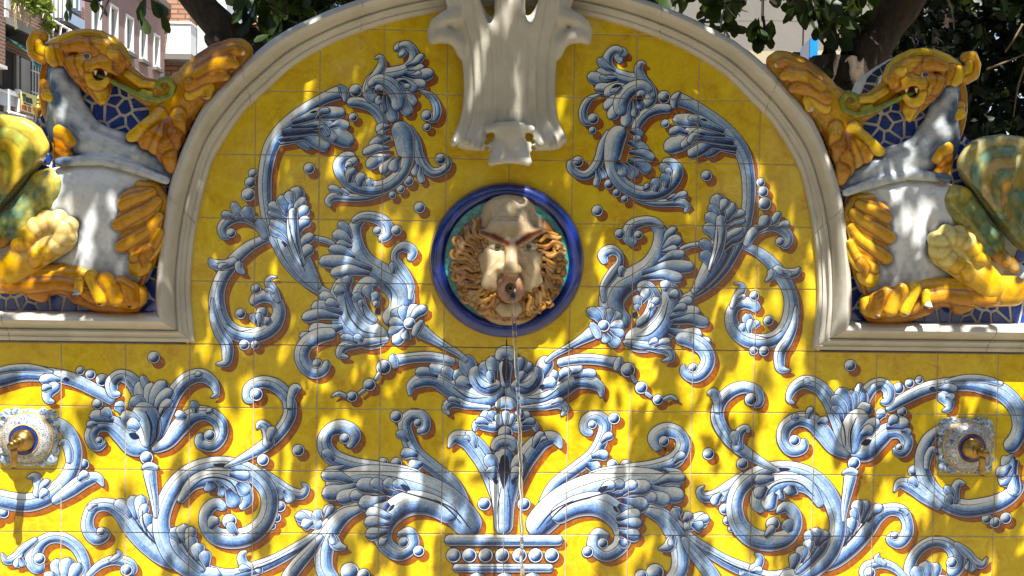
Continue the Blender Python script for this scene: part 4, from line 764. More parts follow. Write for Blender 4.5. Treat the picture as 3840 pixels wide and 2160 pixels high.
    wg = [det(F0, [(120, 1090, 200), (60, 1200, 260), (40, 1340, 230)], WG, .060, .02, .3, g=1), det(F0, [(-260, 1080, 190), (-200, 1240, 260), (-260, 1420, 240)], WG, .060, .02, .3, g=1), det(F0, [(-160, 925, 50), (0, 912, 52), (140, 945, 54), (245, 1010, 56), (300, 1100, 54), (300, 1200, 48), (262, 1300, 36)], (.58, .48, .07) if not right else (.42, .38, .16), .070, .014, .7, g=2),
          det(F0, [(-60, 1010, 46), (80, 1020, 46), (170, 1090, 46), (200, 1180, 44), (185, 1290, 36)], (.30, .33, .06) if not right else (.12, .23, .17), .074, .010, .5, g=3), det(F0, [(-60, 1090, 46), (50, 1100, 50), (120, 1170, 48), (130, 1280, 42), (80, 1400, 36)], (.52, .34, .02) if not right else (.46, .34, .14), .078, .010, .5, g=4), det(F0, [(-60, 1170, 42), (20, 1180, 44), (60, 1260, 42), (50, 1370, 36)], (.34, .33, .03) if not right else (.15, .24, .14), .078, .010, .5, g=5), det(F0, [(-40, 1250, 36), (5, 1290, 36), (0, 1360, 30)], AM, .076, .008, .5, g=6)]
    rg = random.Random(5)
    for i in range(34):
        x, y = rg.uniform(-240, 130), rg.uniform(90, 540); wg.append(det(F1, [(x, y, 48, .060), (x + 26, y + 40, 40, .066)], rg.choice([(.22, .26, .03), TEAL, (.32, .33, .06), (.48, .38, .03), (.10, .20, .22)]), k=.012, fl=.4, g=20 + i))
    wg.append(det(F1, [(-240, 300, 220), (-60, 300, 220)], (.18, .22, .10), .052, .02, .3, g=9))
    clay('wing', wg, root, M['glaze'], mirror=mir, h=.0030, cut=ctW, linek=.45, linecol=(.05, .07, .02), paint=drift([(.16, .22, .06) if not right else TEAL, (.60, .48, .04), (.40, .30, .02)], 34, .65))
    ft = []
    for i, (x, y) in enumerate([(300, 140), (380, 130), (250, 210), (330, 210), (180, 290), (250, 290), (320, 280), (130, 370), (200, 370), (60, 440), (130, 450), (10, 510), (80, 520), (360, 190), (400, 180)]): ft.append(det(F1, [(x, y, 54, .052), (x + 22, y + 40, 44, .058)], [(.45, .40, .04), (.24, .27, .03), TEAL, (.38, .35, .06), (.14, .24, .14)][i % 5] if i > 1 else (.62, .50, .06), k=.012, fl=.4, g=i))
    for i, (x, y) in enumerate([(30, 585), (-40, 610), (-110, 660)]): ft.append(det(F1, [(x, y, 50, .056), (x - 20, y + 40, 40, .06)], AM, k=.007, g=30 + i))
    clay('feathers', ft, root, M['glaze'], mirror=mir, h=.0028, cut=ctB, linek=.45, linecol=(.05, .06, .02), paint=drift([TEAL, (.54, .46, .05)], 50, .5))
gl = tag(empty('griffin_relief', (-1.0, 0, Z0 + .08)), 'glazed golden maned beast with green tongue, left of the arch, before a street of houses', 'relief')
gr_ = tag(empty('griffin_relief', (1.0, 0, Z0 + .08)), 'glazed golden maned beast with green tongue, right of the arch, before dark foliage', 'relief')
griffin(False, gl, False); griffin(True, gr_, True)
# ================================================================== mask medallion
KF = (1580, 660, 2.1955)
mc = np.array(fw(KF, 706, 697, .02)); mr = 640 / 2.1955 * PXM * .993
med = tag(empty('mask_medallion', (mc[0], 0, mc[1])), 'round blue rimmed medallion with bearded spouting face mask', 'medallion')
q = NT('cobalt_rim_glaze'); v = q.geo(); n = q.noise(v, 30, 5, .6, .8)
rimm = q.out(q.ramp(n, [(.25, (.004, .010, .09)), (.6, (.010, .032, .235)), (.8, (.03, .07, .36))]), .22, .8); q.bump(n, .1, .004)
q = NT('teal_crackle_glaze'); v = q.geo(); n = q.noise(v, 120, 4, .7, .4)
tealm = q.out(q.ramp(n, [(.3, (.008, .10, .10)), (.5, (.02, .26, .24)), (.72, (.10, .46, .40))]), .3, .6); q.bump(n, .3, .003)
b = MB(); b.lathe((mc[0], 0, mc[1]), (0, -1, 0), [(mr, -.002), (mr, .010), (mr * .985, .018), (mr * .955, .023), (mr * .90, .026), (mr * .845, .024), (mr * .815, .019), (mr * .805, .012)], 96); b.build('rim', rimm, med, True)
b = MB(); b.lathe((mc[0], 0, mc[1]), (0, -1, 0), [(mr * .807, .0125), (mr * .6, .0115), (mr * .3, .011), (.0001, .011)], 64); b.build('disc', tealm, med, True)
b = MB(); b.lathe((mc[0], 0, mc[1]), (0, -1, 0), [(mr * 1.012, -.001), (mr * 1.012, .004), (mr * .99, .006)], 96); b.build('joint_line', simple('ochre_joint', (.33, .22, .06), .6), med, True)
SK, SK2, RED, HAIR, HAIR2, LIP = (.44, .325, .18), (.54, .44, .27), (.13, .030, .012), (.42, .20, .025), (.20, .070, .008), (.36, .18, .10)
def dk(pts, c, k=.008, fl=.7, **kw):    # crest given as depth in pts
    out = []
    for x, y, r, tp in pts:
        tp = .012 + (tp - .012) * .74; rr = r / KF[2] * PXM * (1 - tp / 2.86); q2 = fw(KF, x, y, tp); out.append((q2[0], q2[1], tp - rr * fl, rr))
    return dict(p=out, c=c, k=k, fl=fl, **kw)
fc = [dk([(718, 560, 330, .072), (718, 700, 350, .078), (725, 860, 310, .074), (725, 1000, 240, .062)], SK, .02, .5, g=1), dk([(722, 300, 150, .056), (722, 370, 200, .070), (722, 450, 270, .076)], SK2, .02, .5, g=1),
      dk([(500, 640, 200, .046), (520, 850, 200, .046), (640, 980, 160, .044), (820, 980, 160, .044), (940, 850, 190, .046), (960, 680, 180, .046), (950, 540, 120, .044)], HAIR2, .02, .35, g=3), dk([(420, 470, 60, .040), (390, 560, 90, .040), (370, 660, 95, .040), (365, 780, 95, .040), (430, 900, 95, .040), (540, 1000, 95, .040), (720, 1050, 90, .040), (880, 1010, 95, .040), (1000, 900, 95, .040), (1040, 760, 88, .040), (1045, 620, 80, .040), (1020, 490, 55, .040)], HAIR2, .015, .4, g=3),
      dk([(575, 260, 50, .050), (625, 225, 46, .052)], SK2, .010, .6, g=1), dk([(690, 215, 44, .054), (760, 215, 44, .054)], SK2, .010, .6, g=1), dk([(830, 230, 46, .052), (885, 262, 44, .048)], SK2, .010, .6, g=1), dk([(590, 420, 30, .088), (620, 330, 34, .080), (610, 240, 30, .062)], SK2, .014, .6, g=1), dk([(720, 330, 60, .086), (725, 240, 46, .066)], SK2, .014, .6, g=1), dk([(880, 420, 30, .086), (850, 320, 34, .080), (850, 240, 30, .060)], SK2, .014, .6, g=1),
      dk([(640, 400, 36, .094), (725, 412, 40, .096), (810, 400, 36, .094)], SK2, .012, .6, g=1),
      dk([(500, 465, 30, .084), (600, 500, 38, .096), (690, 545, 38, .104), (716, 572, 28, .100)], SK, .010, .7, g=1), dk([(985, 450, 30, .084), (890, 490, 38, .096), (805, 545, 38, .104), (785, 572, 28, .100)], SK, .010, .7, g=1),
      dk([(745, 470, 60, .098), (748, 540, 46, .104), (745, 640, 48, .124), (742, 730, 56, .142), (742, 772, 60, .146)], SK, .016, .7, g=1), dk([(670, 660, 60, .090), (665, 730, 60, .094), (640, 800, 60, .092)], SK, .02, .6, g=1), dk([(815, 660, 60, .090), (825, 730, 60, .094), (850, 800, 60, .092)], SK, .02, .6, g=1), dk([(640, 470, 50, .088), (725, 455, 60, .094), (830, 465, 50, .088)], SK2, .018, .6, g=1), dk([(685, 772, 38, .126), (662, 768, 28, .116)], SK, .008, .7, g=1), dk([(800, 772, 38, .126), (822, 768, 28, .116)], SK, .008, .7, g=1),
      dk([(560, 690, 90, .092), (590, 780, 80, .092), (590, 870, 70, .086)], SK, .02, .6, g=1), dk([(900, 690, 90, .092), (890, 780, 80, .092), (890, 880, 70, .086)], SK2, .02, .6, g=1), dk([(640, 650, 22, .096), (550, 660, 20, .092)], SK2, .008, .6, g=1), dk([(840, 645, 26, .098), (930, 665, 24, .094)], SK2, .008, .6, g=1), dk([(840, 680, 26, .102), (930, 780, 26, .098), (975, 860, 22, .088)], SK2, .012, .6, g=1), dk([(645, 690, 24, .102), (560, 810, 24, .098), (520, 890, 20, .088)], SK2, .012, .6, g=1),
      dk([(690, 1090, 70, .080), (760, 1090, 70, .080)], SK2, .018, .6, g=1)]
ring = [(738 + 72 * math.cos(a), 928 + 80 * math.sin(a), 44, .118) for a in np.linspace(0, 2 * math.pi, 15)]
fc.append(dk(ring, LIP, .008, .7, g=2)); fc.append(dict(tb(KF, [(735, 925, 42, .105), (735, 925, 42, .062)], None, k=.004), op='sub'))
fc += [dict(tb(KF, [(585, 590, 20, .0755), (628, 590, 30, .077), (660, 596, 18, .077)], None, k=.006), op='sub'), dict(tb(KF, [(862, 594, 18, .077), (892, 587, 30, .077), (938, 580, 20, .0755)], None, k=.006), op='sub')]
ro = random.Random(4)
def curl(cx, cy, r, d, c, turns=1.35, dr=1, a0=0):
    pts = []; cx, cy = 715 + (cx - 715) * .93, 700 + (cy - 700) * .94
    for i in range(13): u = i / 12; a = a0 + dr * turns * 2 * math.pi * u; rr = r * (1 - .82 * u); pts.append((cx + rr * math.cos(a), cy + rr * math.sin(a), r * (.34 - .08 * u), d + .010 * u))
    return dk(pts, c, .0016, .9)
hi_ = [(262, 530, 54), (245, 650, 54), (240, 740, 44), (258, 840, 54), (325, 960, 60), (310, 890, 42), (425, 1035, 72), (505, 1105, 70), (350, 1030, 46), (575, 1155, 46), (630, 1165, 44), (690, 1175, 44), (750, 1180, 40), (825, 1168, 50), (890, 1155, 48), (960, 1010, 62), (1050, 990, 64), (1105, 880, 58), (1150, 780, 66), (1165, 660, 58), (1010, 1095, 52), (945, 1115, 46), (1120, 940, 46), (1145, 590, 44), (290, 570, 44), (1070, 1060, 44)]
for i, (x, y, r) in enumerate(hi_): fc.append(curl(x, y, r, .058, (.36, .17, .022) if i % 3 else (.48, .25, .05), dr=1 if x > 725 else -1, a0=ro.uniform(0, 6)))
for sd in (-1, 1):                       # wavy locks sweeping out from cheek to rim
    for i in range(34):
        u = i / 33; a0 = (math.pi - .55 + 2.0 * u) if sd < 0 else (.60 - 2.0 * u)
        a = (3.92 - 2.42 * u) if sd < 0 else (-.74 + 2.38 * u)
        pts = []
        for j in range(7):
            v2 = j / 6; rr = (275 + 40 * math.sin(i * 2.1)) + v2 * (175 - 20 * (i % 3)); aa = a + .16 * v2 + .05 * math.sin(v2 * 7 + i * 1.9)
            pts.append((725 + rr * math.cos(aa) * 1.02, 720 + rr * math.sin(aa), 14 + 7 * math.sin(v2 * 3.1), .076 - .020 * v2 + .004 * (i % 2)))
        fc.append(dk(pts, ((.34, .15, .02), (.40, .20, .03), (.50, .28, .06), (.28, .11, .014))[i % 4], .0022, .9))
df = drift([(.40, .30, .16), (.55, .36, .22)], 50, .5)
def fpaint(V, C):
    C = df(V, C)
    def bl(x0, y0, x1, y1, r, c, amt):
        nonlocal C
        p, q2 = np.array(fw(KF, x0, y0, .085)), np.array(fw(KF, x1, y1, .085)); dd = q2 - p; t = np.clip(((V[:, :2] - p) @ dd) / (dd @ dd), 0, 1)
        d = np.linalg.norm(V[:, :2] - p - t[:, None] * dd, axis=1); w = (np.clip(1.4 - d / (r / 2.1955 * PXM), 0, 1) * amt * (V[:, 2] > .03))[:, None]; C = C * (1 - w) + np.array(c) * w
    for s in ((500, 465, 600, 500, 22), (600, 500, 712, 555, 26), (985, 455, 890, 490, 22), (890, 490, 795, 550, 26)): bl(*s, RED, 1.0)
    bl(570, 760, 640, 690, 8, (.30, .17, .07), .5); bl(560, 830, 640, 760, 7, (.28, .14, .05), .5); bl(900, 830, 840, 760, 7, (.28, .14, .05), .5); bl(640, 330, 800, 335, 5, (.28, .17, .08), .5); bl(590, 350, 640, 300, 6, (.30, .18, .08), .5); bl(620, 365, 860, 365, 5, (.30, .18, .08), .5); bl(880, 440, 850, 330, 5, (.30, .18, .08), .4); bl(660, 800, 820, 805, 9, (.25, .11, .06), .6); bl(560, 590, 700, 575, 6, (.2, .07, .03), .7); bl(810, 590, 975, 560, 6, (.2, .07, .03), .7)
    return C
clay('face', fc, med, M['maskglaze'], h=.0017, back=.010, linek=.85, linecol=(.10, .032, .004), line=.0017, paint=fpaint)
for (x, y, s, nm) in ((630, 592, 1, 'eye'), (890, 588, -1, 'eye')):
    p = fw(KF, x, y, .088); V = []; n = 24
    for rr, hh in ((1, 0), (.85, .0025), (.5, .0045), (.02, .0052)):
        for k in range(n): a = 2 * math.pi * k / n; V.append((p[0] + .0200 * rr * math.cos(a), -.0675 - hh, p[1] + .0095 * rr * math.sin(a) * (1.05 if math.sin(a) > 0 else .9) - s * .10 * .02 * rr * math.cos(a)))
    Fc = [(j * n + k, j * n + (k + 1) % n, (j + 1) * n + (k + 1) % n, (j + 1) * n + k) for j in range(3) for k in range(n)]
    e = mesh('eye', V, Fc, simple('eye_glaze', (.50, .42, .27), .2, .1, 30, .8), med, True)
    b = MB(); b.lathe((p[0] - .0006, -.0718, p[1] + .0005), (0, -1, 0), [(.0072, -.001), (.0068, .0010), (.003, .0020), (.0001, .0022)], 20); b.build('iris', simple('iris_olive', (.12, .085, .02), .2, .4, 90, .8), e, True)
    b = MB(); b.lathe((p[0] - .0006, -.0738, p[1] + .0005), (0, -1, 0), [(.0032, -.0006), (.003, .0004), (.0001, .0008)], 14); b.build('pupil', simple('pupil_black', (.01, .008, .005), .2, .2, 30, .8), e, True)
p = fw(KF, 735, 925, .10); b = MB(); b.lathe((p[0], -.070, p[1]), (0, -1, 0), [(.0185, 0), (.0185, .012), (.0165, .0145), (.0105, .0145), (.0098, .012), (.0098, .002), (.0001, .001)], 28); b.build('spout_collar', simple('pewter', (.45, .41, .33), .4, .3, 60, metal=.4), med, True)
b = MB(); b.lathe((p[0], -.070, p[1]), (0, -1, 0), [(.0072, .0), (.0072, .021), (.0058, .021), (.0054, .004), (.0001, .003)], 20); b.build('pipe', simple('dull_brass_pipe', (.30, .22, .10), .4, .3, 60, metal=.8), med, True)
# ------------------------------------------------------------------ water jet
q = NT('water'); q.b.inputs['Transmission Weight'].default_value = 1.0; q.b.inputs['IOR'].default_value = 1.33; q.b.inputs['Roughness'].default_value = .03; q.b.inputs['Base Color'].default_value = (.98, .99, 1, 1)
wat = q.m
path = cat([(*W, d) for W, d in [((1921, 1092), .088), ((1926, 1160), .108), ((1931, 1282), .136), ((1944, 1491), .172), ((1952, 1759), .195), ((1957, 2160), .222), ((1960, 2500), .240)]], 150)
rw = np.random.RandomState(3); P3 = []; Rr = []
for i, (x, y, d) in enumerate(path):
    p = px(x, y, -d); u = i / 150; j = .0016 * u; P3.append((p[0] + j * math.sin(i * .55) + rw.uniform(-j, j) * .6, p[1], p[2])); Rr.append(.0050 * (1 - .25 * u) * (1 + (.08 + .16 * u) * math.sin(i * .9 + math.sin(i * .23) * 3)))
b = MB(); b.tube(P3, Rr, 10); tag(b.build('water_jet', wat, None, True), 'thin jet of water falling from the mask mouth', 'water')
# ================================================================== cream cartouche over the crown of the arch
CF = (1500, 0, 2.195)
car = tag(empty('shell_cartouche', (0, 0, Z0 + .45)), 'cream fluted shell bracket hanging over the crown of the arch', 'cartouche')
cx0 = 905; CR = (.62, .55, .42); rb = []
def ck(pts, k=.006, fl=.7, **kw):
    out = []
    for x, y, r, tp in pts:
        rr = r / CF[2] * PXM * (1 - tp / 2.86); q2 = fw(CF, x, y, tp); out.append((q2[0], q2[1], tp - rr * fl, rr))
    return dict(p=out, c=CR, k=k, fl=fl, g=1, **kw)
w0 = lambda yy: np.interp(yy, [-420, -150, 0, 150, 300, 450, 700, 850, 1000, 1100, 1180, 1230], [560, 540, 520, 470, 410, 380, 360, 365, 395, 435, 478, 500])
dp = lambda yy, u: np.interp(yy, [-420, 0, 300, 700, 950, 1100, 1260], [.115, .110, .092, .074, .066, .072, .090]) * (1 - .42 * u * u)
YY = (-420, -150, 0, 150, 300, 450, 600, 750, 900, 1000, 1080, 1150)
for u in np.linspace(-.92, .92, 13): rb.append(ck([(cx0 + u * w0(yy) * .93, yy, 60, dp(yy, u) - .012) for yy in YY], .02, .6))
for i, u in enumerate(np.linspace(-.97, .97, 10)):
    yb = 1175 + 75 * (1 - abs(u)) - (30 if i % 2 else 0); fade = lambda yy: .45 + .55 * min(1, max(0, (yy - 250) / 350))
    rb.append(ck([(cx0 + u * w0(yy), yy, (26 if i % 2 == 0 else 17) * (1 + .5 * max(0, (yy - 900) / 300)), dp(yy, u) + .0045 * fade(yy) - .004) for yy in YY] + [(cx0 + u * w0(yb), yb, 30, dp(yb, u) + .004)], .007, .8))
for sg in (-1, 1):                       # side volutes, notches and pierced curls
    rb.append(ck([(cx0 + sg * 395, 430, 46, .052), (cx0 + sg * 430, 340, 56, .062), (cx0 + sg * 490, 290, 66, .066), (cx0 + sg * 570, 280, 70, .066), (cx0 + sg * 625, 310, 52, .06), (cx0 + sg * 640, 335, 34, .05)], .010, .8))
    rb.append(ck([(cx0 + sg * 440, 120, 60, .072), (cx0 + sg * 530, 140, 60, .072), (cx0 + sg * 610, 190, 52, .066), (cx0 + sg * 645, 250, 36, .058)], .010, .8))
    rb.append(dict(tb(CF, [(cx0 + sg * 625, 250, 22, .085), (cx0 + sg * 560, 215, 34, .085), (cx0 + sg * 490, 210, 24, .085)], None, k=.010), op='sub'))
    for dd in (.125, .10, .075): rb.append(dict(tb(CF, [(cx0 + sg * 215, -420, 95, dd), (cx0 + sg * 190, -60, 74, dd), (cx0 + sg * 165, 110, 52, dd), (cx0 + sg * 155, 215, 30, dd)], None, k=.006), op='sub'))
    rb.append(dict(tb(CF, [(cx0 + sg * 152, 1130, 36, -.02), (cx0 + sg * 152, 1130, 36, .14)], None, k=.006), op='sub')); 
    for yy in (1170, 1220, 1270, 1330): rb.append(dict(tb(CF, [(cx0 + sg * 190, yy, 15, -.02), (cx0 + sg * 190, yy, 15, .14)], None, k=.004), op='sub'))
    rb.append(ck([(cx0 + sg * 175, 1062, 34, .088), (cx0 + sg * 110, 1050, 30, .090)], .008, .8))
for u in np.linspace(-1, 1, 7): rb.append(ck([(cx0 + u * 90, 1040, 34, .090), (cx0 + u * 92, 1140, 34, .086), (cx0 + u * 120, 1240, 36, .080 + .012 * u * u), (cx0 + u * 150, 1310 + 24 * u * u, 34, .092 + .008 * u * u)], .008, .8))
clay('shell', rb, car, M['cream'], h=.0028, lines=False)
# ================================================================== taps
def tap(sg, lab):
    c0 = px(111, 1640, 0); c = np.array([c0[0] * sg, 0, c0[2]]); t = tag(empty('wall_tap', tuple(c)), lab, 'tap', 'brass wall taps')
    q = NT('painted_rosette'); v = q.coord(); mpv = q.n('VectorMath', operation='LENGTH'); q.l(v, mpv.inputs[0])
    return c, t
q = NT('painted_rosette_glaze'); g_ = q.geo(); n = q.noise(g_, 115, 3, .6, 2.6)
ros = q.out(q.ramp(n, [(.36, (.04, .08, .20)), (.44, (.14, .18, .28)), (.52, (.44, .42, .38)), (.66, (.56, .53, .47)), (.72, (.40, .18, .06))]), .25, .75)
q = NT('painted_plate_glaze'); g_ = q.geo(); n = q.noise(g_, 60, 3, .6, 2)
plm = q.out(q.ramp(n, [(.34, (.03, .06, .16)), (.46, (.16, .25, .38)), (.56, (.42, .48, .54)), (.66, (.68, .69, .68))]), .25, .75)
ochre = simple('ochre_line_glaze', (.50, .34, .10), .25, .2, 60, .7)
for sg, lab in ((1, 'brass tap on round painted rosette at the left edge'), (-1, 'brass tap on round painted rosette at the right edge')):
    c0 = px(111, 1640, 0); c = np.array([c0[0] * sg, 0, c0[2]]); t = tag(empty('wall_tap', tuple(c)), lab, 'tap', 'brass wall taps'); A = (0, -1, 0); k = .0622
    b = MB(); b.lathe(c, A, [(k * 1.10, -.001), (k * 1.10, .008), (k * 1.05, .012), (k, .013)], 48); b.build('back_plate', plm, t, True)
    for a in (45, 135, 225, 315):
        for da, rr, r0 in ((0, 1.16, .0165), (-17, 1.10, .011), (17, 1.10, .011)):
            an = R(a + da); b = MB(); b.lathe(c + np.array([math.cos(an) * k * rr, 0, math.sin(an) * k * rr]), A, [(r0, -.001), (r0, .004), (r0 * .9, .009), (r0 * .6, .0125), (r0 * .25, .0142), (.0001, .0145)], 16); b.build('corner_bead', plm, t, True)
    b = MB(); b.lathe(c, A, [(k * .985, .012), (k * .97, .018), (k * .90, .026), (k * .78, .034), (k * .66, .038), (k * .60, .039)], 48); b.build('rosette', ros, t, True)
    b = MB(); b.lathe(c, A, [(k * .995, .0125), (k * .99, .0165), (k * .955, .021), (k * .945, .020)], 48); b.build('gilt_line', ochre, t, True)
    b = MB(); b.lathe(c, A, [(k * .61, .0375), (k * .59, .0410), (k * .555, .0415), (k * .55, .039)], 48); b.build('gilt_line', ochre, t, True)
    b = MB(); b.lathe(c, A, [(k * .552, .040), (k * .50, .0415), (k * .40, .040)], 40); b.build('blue_ring', rimm, t, True)
    b = MB(); b.lathe(c, A, [(.0265, .039), (.0268, .043), (.0255, .050), (.021, .058), (.0145, .064), (.0105, .067), (.0100, .074), (.0115, .0745), (.0115, .0765), (.0095, .077), (.0092, .098), (.0110, .0985), (.0112, .1035), (.0092, .104), (.0088, .120), (.0080, .1215), (.0001, .1215)], 32); sp = b.build('spout', M['brass'], t, True)
    b = MB(); z = c + np.array([0, -.100, 0]); b.tube([z + (0, 0, -.006), z + (0, 0, -.016), z + (0, 0, -.026), z + (0, .001, -.046), z + (0, .0015, -.052)], [.0078, .0085, .0072, .0074, .0078], 20); b.build('nozzle', M['brass'], sp, True)
    b = MB(); b.tube([z + (0, .001, -.0525), z + (0, .0012, -.0532)], [.0060, .0058], 16); b.build('nozzle_mouth', simple('dark_bore', (.02, .015, .01), .6), sp)
# ================================================================== ground
g = mesh('ground', [(-300, -300, 0), (300, -300, 0), (300, 300, 0), (-300, 300, 0)], [(0, 1, 2, 3)], simple('paving', (.20, .175, .13), .9, .2, 3)); g['kind'] = 'structure'
# ================================================================== houses behind, left
XF = -15.0
def YZ(x, y, X=XF): p = pxX(x, y, X); return p[1], p[2]
def brickmat(name, c, mortar, rows=.11):
    q = NT(name); v = q.geo(); s = q.n('SeparateXYZ'); q.l(v, s.inputs[0]); cm = q.n('CombineXYZ'); q.l(q.math('ADD', s.outputs[0], s.outputs[1]), cm.inputs[0]); q.l(s.outputs[2], cm.inputs[1])
    b_ = q.n('TexBrick'); b_.inputs['Scale'].default_value = 1; b_.inputs['Brick Width'].default_value = rows * 3; b_.inputs['Row Height'].default_value = rows; b_.inputs['Mortar Size'].default_value = rows * .16
    b_.inputs['Color1'].default_value = (*c, 1); b_.inputs['Color2'].default_value = (*[k * .75 for k in c], 1); b_.inputs['Mortar'].default_value = (*mortar, 1); q.l(cm.outputs[0], b_.inputs[0]); return q.out(b_.outputs[0], .85)
def stucco(name, c, sc=.6): 
    q = NT(name); v = q.geo(); n = q.noise(v, sc, 7, .7); n2 = q.noise(v, 14, 4)
    q.bump(n2, .2, .02); return q.out(q.ramp(n, [(.3, tuple(k * .82 for k in c)), (.7, tuple(min(1, k * 1.08) for k in c))]), .88)
MB_ = dict(pink=stucco('pink_stucco', (.30, .185, .165)), white=stucco('white_paint', (.74, .73, .70)), conc=stucco('balcony_concrete', (.32, .31, .28)), brickr=brickmat('red_brick', (.24, .10, .065), (.33, .25, .2)), brickc=brickmat('banded_brick', (.40, .22, .13), (.16, .075, .045), .24),
           glass=simple('dark_glass', (.04, .045, .05), .12, .3, .5), curtain=stucco('pale_blind', (.36, .33, .30)), awn=simple('green_canvas', (.006, .085, .07), .8, .2, 3), blue=stucco('blue_shutter', (.40, .50, .66)), grey=stucco('grey_render', (.16, .145, .125)), lgrey=stucco('light_grey_render', (.52, .54, .58)), salmon=stucco('salmon_render', (.55, .20, .13)), dark=simple('dark_interior', (.025, .018, .015), .9, .3, 1), steel=simple('painted_steel', (.62, .62, .60), .5, .1, 4), cream=stucco('cream_band', (.36, .30, .19)), ghost=stucco('brown_wall', (.25, .16, .11)))
def hb(parent, name, y0, y1, z0, z1, x0, x1, m): b = MB(); b.box((x0, y0, z0), (x1, y1, z1)); return b.build(name, MB_[m], parent)
def H(x): return x / 3.019
def house(name, lab, loc): return tag(empty(name, loc), lab, 'building')
# pink block with a row of tall windows
wins = [(1040, 1135, -25, 380), (1235, 1325, 55, 500), (1415, 1500, 155, 600), (1580, 1655, 255, 690), (1735, 1800, 345, 750)]
ya, yb_ = YZ(H(960), 100)[0], YZ(618, 36)[0]; ztop = YZ(618, 36)[1]
pk = house('apartment_house', 'pink rendered apartment house with a row of tall narrow white-framed windows', (XF - 4, (ya + yb_) / 2, 0))
zt = np.mean([YZ(H(a), H(c))[1] for a, b, c, d in wins[1:]]); zb = np.mean([YZ(H(a), H(d - 20))[1] for a, b, c, d in wins[1:]])
ed = [ya] + [v for a, b_, c, d in wins for v in (YZ(H(a), 100)[0], YZ(H(b_), 100)[0])] + [yb_]
hb(pk, 'wall', ya, yb_, 0, zb, XF - 8, XF, 'pink'); hb(pk, 'wall', ya, yb_, zt, ztop, XF - 8, XF, 'pink'); hb(pk, 'cornice', ya - .1, yb_ + .2, ztop + .002, ztop + .28, XF - 8.2, XF + .28, 'grey'); hb(pk, 'string_course', ya, yb_, zt + 1.0, zt + 1.12, XF + .003, XF + .06, 'pink')
for i in range(0, len(ed), 2): hb(pk, 'pier', ed[i], ed[i + 1], zb + .002, zt - .002, XF - 8, XF - .003, 'pink')
for i in range(1, len(ed) - 1, 2):
    y0, y1 = ed[i], ed[i + 1]; w = hb(pk, 'window', y0, y1, zb + .003, zt - .003, XF - .75, XF - .60, 'curtain'); f = MB(); t = .10
    for bx_ in (((XF - .12, y0 + .001, zb + .003), (XF + .07, y0 + t, zt - .003)), ((XF - .12, y1 - t, zb + .003), (XF + .07, y1 - .001, zt - .003)), ((XF - .12, y0 + t, zt - t), (XF + .07, y1 - t, zt - .003)), ((XF - .12, y0 + t, zb + .003), (XF + .14, y1 - t, zb + .09))): f.box(*bx_)
    f.build('frame', MB_['white'], w); hb(pk, 'reveal', y1 - .02, y1 - .004, zb + .01, zt - .01, XF - .6, XF - .12, 'white')
    hb(pk, 'sill', y0 - .15, y1 + .15, zb - .16, zb - .02, XF + .002, XF + .22, 'grey')
    hb(w, 'glass', y0 + .3, y1 - .02, zb + .1, zt - .1, XF - .598, XF - .58, 'glass')
for i in range(3):                                   # slack cables along the front
    p0, p1 = np.array([XF + .3, ya, zb - .3 - .4 * i]), np.array([XF + .3, yb_, zb - .5 - .5 * i]); b = MB(); b.tube([p0 + (p1 - p0) * u - np.array([0, 0, .5 * 4 * u * (1 - u)]) for u in np.linspace(0, 1, 12)], .02, 5); tag(b.build('cable', MB_['dark'], pk))
# striped brick tower with a white enclosed balcony
YC = yb_ + 1.5
def C3(x, y, Y=YC): p = px(x, y, Y); return p[0], p[2]
tw = house('brick_tower_house', 'house front of banded brick with a white enclosed balcony', (C3(660, 150)[0], YC + 2, 0))
x0, x1 = C3(605, 100)[0], C3(712, 100)[0]; hb(tw, 'wall', YC, YC + 8, 0, C3(600, -260)[1], x0 - .3, x1, 'brickc')
bx0, bx1 = C3(622, 100, YC - 1.4)[0], C3(714, 100, YC - 1.4)[0]; bz0, bz1 = C3(622, 201, YC - 1.4)[1], C3(622, 88, YC - 1.4)[1]; bal = hb(tw, 'balcony', YC - 1.4, YC - .002, bz0, bz1, bx0, bx1, 'white')
hb(bal, 'slab', YC - 1.5, YC - .004, bz0 - .28, bz0 - .002, bx0 - .08, bx1 + .08, 'grey'); hb(bal, 'coping', YC - 1.46, YC - .004, bz1 + .002, bz1 + .10, bx0 - .06, bx1 + .06, 'white'); hb(bal, 'slab', YC - 1.5, YC - .004, bz1 + 2.6, bz1 + 2.9, bx0 - .08, bx1 + .08, 'white')
hb(bal, 'glazing', YC - 1.36, YC - .005, bz1 + .101, bz1 + 1.4, bx0 + .05, bx1 - .05, 'brickc')
gy = house('grey_house', 'pale grey rendered house side beyond the banded brick house', (x1 + 2.5, YC + 4, 0)); hb(gy, 'wall', YC + 1.5, YC + 9, 0, C3(760, -150, YC + 1.5)[1], x1 + .05, C3(850, 100, YC + 1.5)[0], 'lgrey'); hb(gy, 'string_course', YC + 1.40, YC + 1.497, C3(760, 208, YC + 1.5)[1], C3(760, 204, YC + 1.5)[1], x1 + .06, C3(850, 100, YC + 1.5)[0], 'dark'); hb(gy, 'window', YC + 1.44, YC + 1.496, C3(780, 60, YC + 1.5)[1], C3(780, -20, YC + 1.5)[1], C3(775, 60, YC + 1.5)[0], C3(805, 60, YC + 1.5)[0], 'glass')
def BX(x0_, y0_, x1_, y1_, Y, dep, m, parent, name):
    a, c = px(x0_, y1_, Y), px(x1_, y0_, Y); return hb(parent, name, Y, Y + dep, a[2], c[2], a[0], c[0], m)
